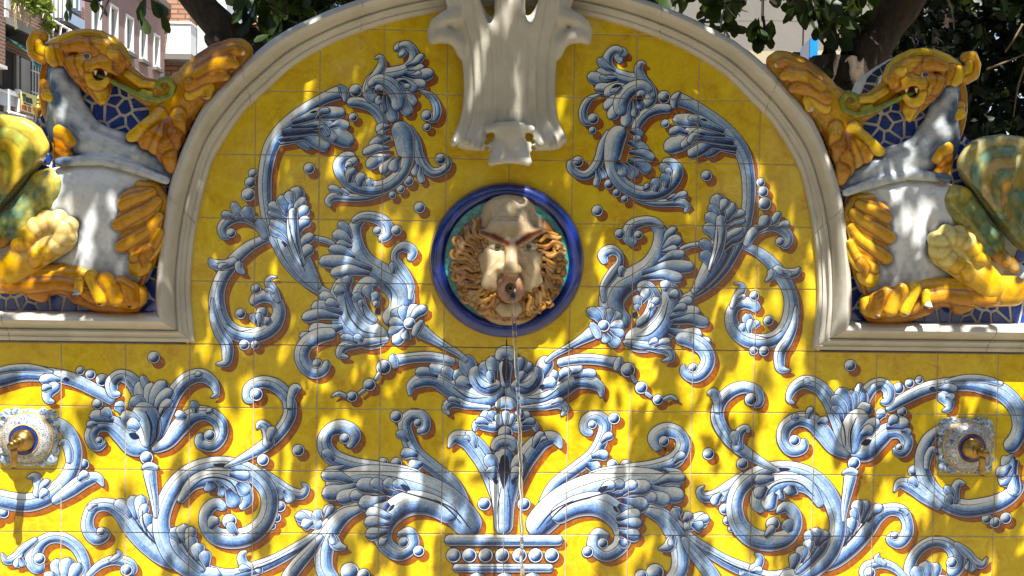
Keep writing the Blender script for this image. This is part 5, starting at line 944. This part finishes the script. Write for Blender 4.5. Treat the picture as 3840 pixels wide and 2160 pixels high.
sm = house('salmon_house', 'salmon coloured house end glimpsed under the branch', (px(900, 90, 70)[0], 72, 0)); BX(842, 56, 922, 420, 70, 6, 'salmon', sm, 'wall'); BX(924, 85, 960, 420, 71, 6, 'salmon', sm, 'wall'); BX(820, 66, 841, 420, 69.5, 6, 'blue', sm, 'shutter'); BX(864, 36, 895, 53, 69, 1, 'white', sm, 'balcony'); BX(800, 20, 990, 60, 76, 5, 'lgrey', sm, 'attic'); BX(930, 55, 1000, 420, 77, 5, 'lgrey', sm, 'attic')
ps = tag(empty('brown_pavilion', (px(985, 140, 12)[0], 13, 0)), 'brown walled kiosk with dark posts behind the arch', 'kiosk'); BX(905, 114, 1045, 420, 12, 2, 'ghost', ps, 'wall'); BX(985, 112, 996, 420, 11.9, .09, 'dark', ps, 'post'); BX(1034, 112, 1060, 420, 11.9, .09, 'dark', ps, 'post'); BX(890, 104, 1075, 113, 11.7, 2.4, 'dark', ps, 'roof')
# near house with balconies, awning and estate agent's banner
XN = -14.0
def band(parent, name, xa, xb, yt, ybm, m, th=.25, X=XN, zz=None):      # a level band seen between photo columns xa..xb, its top at (xa, yt), bottom at (xa, ybm)
    y0, y1 = YZ(xa, yt, X)[0], YZ(xb, yt, X)[0]; z1, z0 = YZ(xa, yt, X)[1], YZ(xa, ybm, X)[1]; return hb(parent, name, y0, y1, z0, z1, X - th, X, m)
nh = house('balcony_house', 'brick house with balconies, planters and a dark green awning', (XF - 3, YZ(150, 200)[0], 0))
band(nh, 'wall', -700, 318, -600, 900, 'brickr', 8, XF); 
band(nh, 'wall', -260, 20, -200, 138, 'brickr', 1.2, XN + .2); band(nh, 'slab', -260, 28, 138, 152, 'white', 1.5, XN + .4)
band(nh, 'balcony_front', 20, 175, 52, 85, 'conc', 1.0); band(nh, 'balcony_front', 150, 330, 112, 150, 'conc', 1.0); band(nh, 'slab', 20, 330, 84, 96, 'dark', 1.0, XN - .05)
band(nh, 'planter', 22, 34, 36, 62, 'white', .5, XN + .25); band(nh, 'planter', 22, 40, -5, 28, 'white', .5, XN + .25)
up = band(nh, 'window', 164, 250, -60, 62, 'curtain', .12, XF + .14)
for xa in (164, 182, 198, 214, 230, 246): band(up, 'mullion', xa, xa + 3, -60, 66, 'white', .08, XF + .22)
bl = band(nh, 'balcony_front', 250, 318, 38, 78, 'blue', .10, XN - .1); band(nh, 'balcony_slab', 250, 320, 79, 92, 'dark', .9, XN); band(nh, 'window', 262, 300, -70, 36, 'glass', .12, XF + .14); band(nh, 'frame', 282, 286, -70, 30, 'white', .08, XF + .2); band(nh, 'frame', 300, 306, -70, 40, 'blue', .08, XF + .2)
for k in range(4):                                   # white angular balustrade
    xa, yt = 180 + k * 26, 66 + k * 15; y0, z1 = YZ(xa, yt, XN + .15); b = MB(); L = .62
    b.tube([(XN + .15, y0, z1), (XN + .15, y0 + L, z1), (XN + .15, y0 + L * .55, z1 - .75)], .055, 4); b.build('balustrade_bar', MB_['white'], nh)
# flat dark panel for the shade inside the opening under the balcony
band(nh, 'loggia_shade', -40, 150, 160, 328, 'dark', .3, XF + .45); band(nh, 'door', 62, 72, 205, 335, 'conc', .1, XF + .55); band(nh, 'door', 80, 114, 215, 345, 'curtain', .08, XF + .55); band(nh, 'door', 0, 8, 185, 320, 'grey', .1, XF + .55)
gb = MB(); ca = YZ(118, 240, XF + .7); w_ = YZ(148, 240, XF + .7)[0] - ca[0]
gb.tube([(XF + .7, ca[0] + w_ * u, ca[1] - .3 + 1.2 * math.sin(math.pi * u * .55 + .35)) for u in np.linspace(0, 1, 9)], .035, 5)
for u in (.15, .5, .85): gb.tube([(XF + .7, ca[0] + w_ * u, ca[1] - 2.6), (XF + .7, ca[0] + w_ * u, ca[1] + .2)], .025, 5)
for v_ in (.2, .9, 1.6): gb.tube([(XF + .7, ca[0], ca[1] - v_), (XF + .7, ca[0] + w_, ca[1] - v_)], .025, 5)
gb.build('window_grille', MB_['steel'], nh)
a0, a1 = YZ(28, 84, XN)[0], YZ(112, 84, XN)[0]; az = YZ(28, 84, XN)[1]; b = MB(); nn = 14
V = []; 
for i in range(nn + 1):
    for xx, zz in ((XN - .9, az), (XN + .1, az - .55), (XN + .75, az - 1.0), (XN + .78, az - 1.28 - (.05 if i % 2 else 0))): V.append((xx + (.03 if i % 2 else 0), a0 + (a1 - a0) * i / nn, zz))
aw = mesh('awning', V, [(i * 4 + j, i * 4 + j + 1, i * 4 + 5 + j, i * 4 + 4 + j) for i in range(nn) for j in range(3)], MB_['awn'], nh, True); hb(aw, 'awning_bar', a0, a1, az - 1.06, az - 1.0, XN + .76, XN + .82, 'steel')
band(nh, 'balcony_front', -60, 38, 318, 372, 'lgrey', .12, XN); band(nh, 'balcony_front', 38, 150, 336, 395, 'lgrey', .12, XN - .02); band(nh, 'handrail', -60, 150, 312, 322, 'white', .2, XN + .05); band(nh, 'balcony_slab', -60, 150, 400, 420, 'conc', 1.0, XN)
for xa in (34, 74): band(nh, 'post', xa, xa + 5, 334, 420, 'white', .16, XN + .08)
for k in range(3):
    xa, yt = 34 + k * 28, 420 + k * 7; y0, z1 = YZ(xa, yt, XN + .15); b = MB(); b.tube([(XN + .15, y0, z1), (XN + .15, y0 + .7, z1), (XN + .15, y0 + .4, z1 - .3)], .05, 4); b.build('balustrade_bar', MB_['white'], nh)
# banner
XS = XN + .16; y0, z1 = YZ(76, 341, XS); y1 = YZ(157, 358, XS)[0]; z0 = YZ(76, 414, XS)[1]
bn = tag(empty('banner', (XS, y0, z0)), 'pale yellow banner with black and red lettering on the balcony rail', 'sign')
hb(bn, 'board', y0, y1, z0, z1, XS, XS + .03, 'cream').data.materials[0] = simple('banner_vinyl', (.74, .66, .22), .6, .06, 2)
def text(body, y, z, size, mat, parent, X, bold=0, squeeze=1.0):
    cu = bpy.data.curves.new('lettering', 'FONT'); cu.body = body; cu.size = size; cu.offset = bold; cu.extrude = .004
    o = bpy.data.objects.new('t', cu); COL.objects.link(o); me = bpy.data.meshes.new_from_object(o.evaluated_get(bpy.context.evaluated_depsgraph_get())); bpy.data.objects.remove(o)
    me.transform(Matrix(((0, 0, 1, X), (squeeze, 0, 0, y), (0, 1, 0, z), (0, 0, 0, 1)))); me.materials.clear(); me.materials.append(mat); return link('lettering', me, parent)
hgt = z1 - z0; wdt = y1 - y0
blk, redm = simple('black_print', (.012, .012, .014), .6, .1, 2), simple('red_print', (.42, .03, .015), .6, .1, 2)
text('Tuca', y0 + .05 * wdt, z1 - .46 * hgt, hgt * .46, blk, bn, XS + .036, .022, 1.55); text('Informese', y0 + .09 * wdt, z1 - .62 * hgt, hgt * .14, blk, bn, XS + .036, 0, 2.0); text('925 72', y0 + .02 * wdt, z1 - .92 * hgt, hgt * .32, redm, bn, XS + .036, .012, 1.5)
# gilded finial on a post just behind the wall
fp = px(143, 410, .9); fin = tag(empty('gilded_finial', (fp[0], .9, 0)), 'small gilded urn finial between the banner and the left beast', 'finial'); b = MB()
b.lathe((fp[0], .9, fp[2]), (0, 0, 1), [(r_ * .52, h_ * .55) for r_, h_ in [(.004, -.05), (.012, -.035), (.022, -.020), (.030, -.004), (.032, .010), (.026, .018), (.014, .022), (.010, .030), (.014, .034), (.008, .040), (.007, .052), (.011, .056), (.006, .062), (.004, .074), (.0001, .078)]], 18); b.build('urn', simple('gilding', (.50, .28, .05), .35, .2, 60, metal=.7), fin, True); b = MB(); b.tube([(fp[0], .9, 0), (fp[0], .9, fp[2] - .024)], .005, 10); b.build('post', MB_['dark'], fin)
# ================================================================== behind, right
rh = house('concrete_building', 'grey concrete panel building with a cream band over dark shopfronts', (px(2900, 300, 24)[0], 26, 0)); Yr = 24.0
for xa, xb in ((2300, 2715), (2718, 2861), (2864, 3010), (3013, 3200), (3203, 3420), (3423, 3700)): BX(xa, -250, xb, 78, Yr, 1, 'grey', rh, 'panel'); BX(xa, 80, xb, 192, Yr, 1, 'grey', rh, 'panel')
BX(2300, -250, 3700, 192, Yr + .04, 4, 'dark', rh, 'wall'); BX(2300, 193, 2972, 226, Yr - .25, 2, 'cream', rh, 'fascia'); BX(3050, 199, 3500, 226, Yr - .22, 2, 'cream', rh, 'fascia'); BX(2976, 196, 3048, 420, Yr + .1, 2, 'lgrey', rh, 'pier'); BX(2300, 227, 3700, 1400, Yr + .6, 2, 'dark', rh, 'shopfront')
for k in range(8): BX(3070, 232 + 14 * k, 3170, 240 + 14 * k, Yr + .2, .2, 'conc', rh, 'shutter_slat')
ts = tag(empty('totem_sign', (px(3050, 200, 12)[0], 12.2, 0)), 'bright blue totem sign with pale side beyond the right beast', 'sign'); a, c = px(3032, 420, 12), px(3068, 143, 12); b = MB(); b.box((a[0], 12, 0), (c[0], 12.04, c[2])); b.build('front', simple('vivid_blue_panel', (.004, .20, .85), .35, .04, 2), ts)
a2 = px(3002, 170, 12.6); mesh('side', [(a2[0], 12.6, 0), (a[0] - .003, 12.02, 0), (a[0] - .003, 12.02, c[2] - .01), (a2[0], 12.6, c[2] - .03)], [(0, 1, 2, 3)], MB_['lgrey'], ts)
# rear mosaic wings of the fountain, their shade put into the tile colour
dkt = simple('shade_dark_tile', (.018, .028, .055), .3, .4, 40, .5)
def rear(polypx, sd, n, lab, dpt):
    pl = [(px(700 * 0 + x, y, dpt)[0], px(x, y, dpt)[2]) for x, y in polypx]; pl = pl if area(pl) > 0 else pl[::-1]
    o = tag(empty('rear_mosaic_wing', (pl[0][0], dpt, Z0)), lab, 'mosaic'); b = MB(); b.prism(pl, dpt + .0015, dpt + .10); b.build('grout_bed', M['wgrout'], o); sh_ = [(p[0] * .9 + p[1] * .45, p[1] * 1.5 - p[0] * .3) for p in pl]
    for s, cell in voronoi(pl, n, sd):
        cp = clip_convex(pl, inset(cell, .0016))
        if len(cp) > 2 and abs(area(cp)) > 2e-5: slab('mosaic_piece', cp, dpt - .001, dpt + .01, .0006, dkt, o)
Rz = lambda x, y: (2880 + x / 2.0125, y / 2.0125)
rear([Rz(*p) for p in [(660, 800), (700, 720), (750, 590), (800, 540), (900, 470), (1010, 405), (1200, 345), (1300, 380), (1200, 600), (1000, 800), (1000, 900), (700, 900)]], 8, 70, 'mosaic wing with shade in its dark colour, behind the head of the right beast', .22)
rear([(440, 230), (470, 236), (500, 262), (560, 300), (600, 340), (440, 340)], 9, 14, 'mosaic edge with shade in its dark colour, behind the muzzle of the left beast', .22)
# ================================================================== trees
leafm = {}
def leafmat(name, c1, c2, tr=.25):
    q = NT(name); oi = q.n('Attribute', attribute_name='Col'); sp_ = q.n('SeparateColor'); q.l(oi.outputs['Color'], sp_.inputs[0]); c = q.mix(sp_.outputs[0], c1, c2); q.out(c, .45, .1); q.b.inputs['Specular IOR Level'].default_value = .3
    t = q.n('BsdfTranslucent'); q.l(q.mix(.5, c, (.20, .28, .02)), t.inputs[0]); m = q.n('MixShader'); m.inputs[0].default_value = tr; o = q.t.nodes['Material Output']; q.l(q.b.outputs[0], m.inputs[1]); q.l(t.outputs[0], m.inputs[2]); q.l(m.outputs[0], o.inputs[0]); return q.m
LM = leafmat('glossy_leaf', (.007, .018, .002), (.030, .060, .006), .18); LM2 = leafmat('yew_needle_leaf', (.003, .007, .002), (.012, .026, .005), .08); LM3 = leafmat('balcony_ivy_leaf', (.10, .14, .02), (.30, .36, .05), .3)
bark = NT('bark'); v = bark.geo((1, 1, .35)); n = bark.noise(v, 45, 6, .7, .6); bark.bump(n, .8, .02); bark = bark.out(bark.ramp(n, [(.3, (.022, .014, .009)), (.65, (.075, .052, .032)), (.85, (.16, .12, .07))]), .9)
LEAF = np.array([(0, 0, 0), (-.20, .30, .03), (.20, .30, .03), (-.30, .62, .02), (.30, .62, .02), (-.17, .90, -.03), (.17, .90, -.03), (0, 1.0, -.06), (0, .35, -.03), (0, .68, -.05)])
LFF = [(0, 8, 1), (0, 2, 8), (1, 8, 9, 3), (8, 2, 4, 9), (3, 9, 7, 5), (9, 4, 6, 7)]
class Leaves:
    def __init__(s): s.V = []; s.F = []; s.C = []; s.n = 0
    def add(s, p, d, up, size, tone):
        d = d / np.linalg.norm(d); r = np.cross(d, up); r /= np.linalg.norm(r) + 1e-9; u = np.cross(r, d); L = LEAF * size
        s.V.append(p + L[:, :1] * r + L[:, 1:2] * d + L[:, 2:] * u); s.F += [tuple(i + s.n for i in f) for f in LFF]; s.C.append(np.full((10, 3), tone)); s.n += 10
    def sprig(s, rg, p, size, k=7, spread=.5, droop=.3, ax=None):
        ax = rg.randn(3) if ax is None else np.asarray(ax, float); ax[2] -= droop; ax /= np.linalg.norm(ax)
        for i in range(k):
            d = ax + rg.randn(3) * spread; s.add(p + ax * size * .55 * i / k * 1.6 + rg.randn(3) * size * .12, d, rg.randn(3) * .6 + np.array([0, 0, 1.]), size * rg.uniform(.7, 1.15), rg.rand())
    def build(s, name, mat, parent):
        return mesh(name, np.concatenate(s.V), s.F, mat, parent, True, None, np.concatenate(s.C))
def limb(pts, rad, n=10): 
    b = MB(); P = cat(pts, 24); b.tube(P, np.interp(np.linspace(0, 1, 24), np.linspace(0, 1, len(rad)), rad) * (1 + .08 * np.sin(np.arange(24) * 1.7)), n); return b
rg = np.random.RandomState(21)
# frustum test: a leaf that shades the wall has to hang above the picture
def seen(p, m=.05):
    c = W2C @ (np.asarray(p) - CAMC)
    if c[2] < .15: return False
    return abs(c[0] / c[2]) < (1920 / FPX + m) and abs(c[1] / c[2]) < (1080 / FPX + m)
TAU = [  # x0, y0, x1, y1 (photo px), optical depth of foliage towards the sun; later entries win
 (-600, -900, 4500, 330, 2.7), (-600, 330, 4500, 700, 2.2), (-600, 700, 4500, 1010, 1.7), (-600, 1010, 4500, 1300, 1.25), (-600, 1300, 4500, 1700, .75), (-600, 1700, 4500, 2500, .22),
 (-500, 430, 210, 760, .35), (-500, 760, 330, 1120, .5), (200, 660, 420, 860, .7), (430, 620, 640, 1000, 1.2), (-500, 1130, 420, 1290, .25), (430, 1130, 760, 1300, 1.8),
 (-500, 1290, 180, 2500, .05), (180, 1290, 560, 1480, 1.5), (560, 1300, 960, 1800, .8), (180, 1480, 560, 2200, .06), (900, 1290, 1620, 1800, 1.9), (700, 1800, 1200, 2160, .35), (1620, 1300, 2350, 1560, 1.0), (1620, 1560, 2350, 2300, .25), (2350, 1300, 2900, 1900, 1.1), (2400, 1900, 3100, 2300, .5),
 (2880, 1300, 3500, 1640, 1.0), (3100, 1640, 3500, 1900, .45), (3500, 1300, 4200, 2300, 1.5), (2950, 760, 3130, 1280, .7), (3150, 640, 4200, 1000, 1.9), (2300, 1000, 2900, 1300, 1.0), (2250, 640, 2560, 1000, 1.6), (1650, 650, 2250, 1300, 2.0)]
def tau(x, y):
    t = 1.0
    for a, b_, c, d, v_ in TAU:
        if a <= x < c and b_ <= y < d: t = v_
    return t
tree = tag(empty('broadleaf_tree', (-.55, 1.0, 0)), 'broadleaf tree with dark sawn limb rising behind the left of the arch', 'tree')
tree2 = tag(empty('broadleaf_tree', (px(3180, 300, .95)[0], .95, 0)), 'leaning broadleaf tree with bare trunk beside the right beast', 'tree')
cr1, cr2 = Leaves(), Leaves(); SZ = .062
xs_, ys_ = np.arange(-520, 4400, 60), np.arange(-860, 2460, 60); aleaf = SZ * SZ * .42 * .62; kk = 7
for x in xs_:
    for y in ys_:
        t = tau(x + 30, y + 30); ex = t * (60 * PXM) ** 2 / (aleaf * kk); m = rg.poisson(ex)
        for _ in range(m):
            w = px(x + rg.rand() * 60, y + rg.rand() * 60, -.03); L = 1.0 + rg.rand() ** 1.3 * 1.7
            for _t in range(30):
                p = w + TOSUN * L
                if not seen(p, .06): break
                L += .12
            (cr1 if p[0] < .1 else cr2).sprig(rg, p, SZ, kk, .75, .25)
# shade over the dark planting on the right and behind the arch
for _ in range(1500):
    w = np.array([rg.uniform(.4, 3.2), rg.uniform(.4, 3.2), rg.uniform(1.6, 2.9)]); p = w + TOSUN * rg.uniform(1.0, 2.4)
    if not seen(p, .05): cr2.sprig(rg, p, SZ * 1.25, 8, .8, .2)
for _ in range(500):
    w = np.array([rg.uniform(-1.2, .6), rg.uniform(.5, 2.2), rg.uniform(1.9, 2.8)]); p = w + TOSUN * rg.uniform(1.0, 2.2)
    if not seen(p, .05): cr1.sprig(rg, p, SZ * 1.2, 8, .8, .2)
def region(crown, box, n, Y0, Y1, size, k=6, spread=.55, droop=.5, keep=None):
    for _ in range(n):
        x, y = rg.uniform(box[0], box[2]), rg.uniform(box[1], box[3])
        if keep and not keep(x, y): continue
        crown.sprig(rg, px(x, y, rg.uniform(Y0, Y1)), size, k, spread, droop)
region(cr1, (1060, -160, 1420, 150), 120, .7, 1.6, .075, keep=lambda x, y: y < 130 - (x - 1060) * .34); region(cr1, (930, -120, 1150, 20), 30, .7, 1.4, .085, 5)
region(cr1, (1000, -150, 1700, -30), 70, .7, 1.6, .075)
for x, y, ax in ((258, -6, (-.1, 0, -1)), (345, -12, (.3, 0, -.3)), (528, -8, (.1, 0, -1)), (572, -10, (.4, 0, -.8)), (960, 10, (0, 0, -1)), (1010, 14, (.1, 0, -1)), (1060, 20, (.1, 0, -1))): cr1.sprig(rg, px(x, y, .85), .05 if x < 400 else .075, 3, .3, .2, ax)
region(cr2, (2430, -160, 3260, 60), 200, .5, 1.5, .07, keep=lambda x, y: y < 2 + 20 * math.sin(x * .021) - (40 if x < 2600 else 0)); region(cr2, (3060, 40, 3230, 130), 16, .6, 1.3, .05, 5)
for x, y in ((2740, 48), (2835, 68), (2890, 74), (2850, 58), (3120, 150), (2660, 26), (3125, 225), (3150, 240), (3130, 90)): cr2.sprig(rg, px(x, y, .9), .068, 6, .45, .2, (rg.uniform(-.3, .3), 0, -1))
cr1.build('crown', LM, tree); cr2.build('crown', LM, tree2)
T = lambda x, y, Y: px(x, y, Y)
limb([(-.75, 1.25, 0), (-.62, 1.15, 1.0), T(1040, 420, 1.0), T(1010, 262, .95), T(935, 190, .92), T(850, 120, .90), T(770, 40, .9), T(700, -60, .9), T(640, -300, .8), T(700, -700, .2)], [.11, .09, .052, .046, .046, .048, .052, .05, .045, .03]).build('trunk', bark, tree, True)
limb([T(840, 95, .9), T(825, 140, .86), T(800, 162, .84)], [.036, .036, .033], 12).build('sawn_stub', bark, tree, True)
limb([T(900, 150, .92), T(985, 122, .95), T(1080, 118, 1.0), T(1250, 60, 1.1)], [.03, .028, .024, .016], 8).build('branch', bark, tree, True)
for a in ([T(850, 85, .9), T(872, 55, .85), T(888, 40, .85)], [T(930, 55, .9), T(940, 85, .85), T(946, 102, .85)], [T(410, -10, .85), T(392, 30, .85), T(375, 76, .84)], [T(300, -6, .85), T(350, 6, .85), T(420, -14, .85)]): limb(a, [.004, .0035, .002], 6).build('twig', bark, tree, True)
limb([(px(3080, 500, .95)[0], .95, 0), T(3130, 420, .95), T(3195, 290, .95), T(3262, 180, .95), T(3345, 60, .95), T(3440, -90, .9), T(3600, -400, .4), T(3500, -900, -.4)], [.12, .082, .066, .064, .064, .06, .05, .03]).build('trunk', bark, tree2, True)
for a in ([T(2860, 60, .9), T(2866, 95, .9), T(2846, 118, .9)], [T(3120, 60, .9), T(3140, 140, .9), T(3195, 225, .9)], [T(3060, 120, .9), T(3110, 190, .9), T(3160, 215, .9)], [T(3020, 60, .9), T(3014, 110, .9)]): limb(a, [.005, .004, .002], 6).build('twig', bark, tree2, True)
hd_ = tag(empty('evergreen_tree', (2.2, 2.2, 0)), 'dense dark evergreen filling the background at the upper right', 'tree'); he = Leaves()
for _ in range(3600):
    x, y = rg.uniform(3330, 4500), rg.uniform(-250, 900)
    if x < 3470 and y > 140 and rg.rand() < .4: continue
    he.sprig(rg, px(x, y, 1.7 + 1.4 * rg.rand() ** .6), .060, 6, .6, .4)
he.build('crown', LM2, hd_)
limb([(2.0, 2.3, 0), (2.05, 2.3, 1.4), (2.0, 2.35, 2.4), (2.1, 2.3, 3.4)], [.10, .08, .06, .04]).build('trunk', bark, hd_, True)
for a in ([T(3545, -20, 1.5), T(3570, 40, 1.5), T(3578, 110, 1.5)], [T(3835, 90, 1.5), T(3800, 150, 1.5), T(3770, 195, 1.5)], [T(3842, 250, 1.5), T(3815, 340, 1.5), T(3800, 440, 1.5)], [T(3700, 260, 1.5), T(3790, 225, 1.5), T(3840, 205, 1.5)]): limb(a, [.004, .0035, .002], 6).build('twig', simple('dry_twig', (.20, .14, .07), .9), hd_, True)
# unseen trees added on the viewer's side to cut sky light and reflect darkly
LBT = ['broad unseen tree added against sky light, near left end', 'tall unseen tree added against sky light, left of the axis', 'tallest unseen tree added against sky light, facing the mask', 'tall unseen tree added against sky light, right of the axis', 'broad unseen tree added against sky light, near right end', 'unseen tree added against sky light, far left', 'unseen tree added against sky light, far right']
for i, (tx, ty, th, sp_, nl) in enumerate([(-7.5, -5.5, 6.5, 2.4, 520), (-4.0, -9.5, 7.5, 2.6, 560), (1.0, -11.0, 8.0, 2.8, 600), (5.5, -9.0, 7.5, 2.6, 560), (8.0, -5.0, 6.5, 2.4, 520), (-10.5, -1.0, 7.0, 2.6, 480), (11.0, -.5, 7.0, 2.6, 480)]):
    st_ = tag(empty('sky_block_tree', (tx, ty, 0)), LBT[i], 'tree', 'unseen trees added against sky light'); lv = Leaves()
    for _ in range(nl):
        a = rg.randn(3); a /= np.linalg.norm(a); p = np.array([tx, ty, th * .56]) + a * np.array([sp_, sp_, th * .40]) * rg.uniform(.55, 1.0); lv.sprig(rg, p, .42, 6, .8, .2)
    lv.build('crown', LM, st_); limb([(tx, ty, 0), (tx + .1, ty, th * .25), (tx, ty + .1, th * .5), (tx, ty, th * .75)], [.20, .16, .11, .05]).build('trunk', bark, st_, True)
# greenery on the balcony
iv = tag(empty('balcony_plant', tuple(pxX(110, 30, XN))), 'trailing green plant spilling over the upper balcony planter', 'plant'); le = Leaves()
for _ in range(150):
    x, y = rg.uniform(70, 172), rg.uniform(-40, 50)
    if y > 10 + (x - 70) * .35: continue
    le.sprig(rg, pxX(x, y, XN + rg.uniform(.0, .5)), .26, 6, .8, .1)
for _ in range(14): le.sprig(rg, pxX(rg.uniform(170, 190), rg.uniform(75, 112), XN + .3), .2, 5, .8, .3)
le.build('foliage', LM3, iv); b = MB()
for _ in range(18):
    x = rg.uniform(58, 112); b.tube([pxX(x, rg.uniform(5, 25), XN + .4), pxX(x + rg.uniform(-12, 8), rg.uniform(35, 55), XN + .5), pxX(x + rg.uniform(-6, 22), rg.uniform(60, 112), XN + .5)], .018, 4)
b.build('dry_stems', simple('dry_stem', (.34, .27, .15), .9), iv)
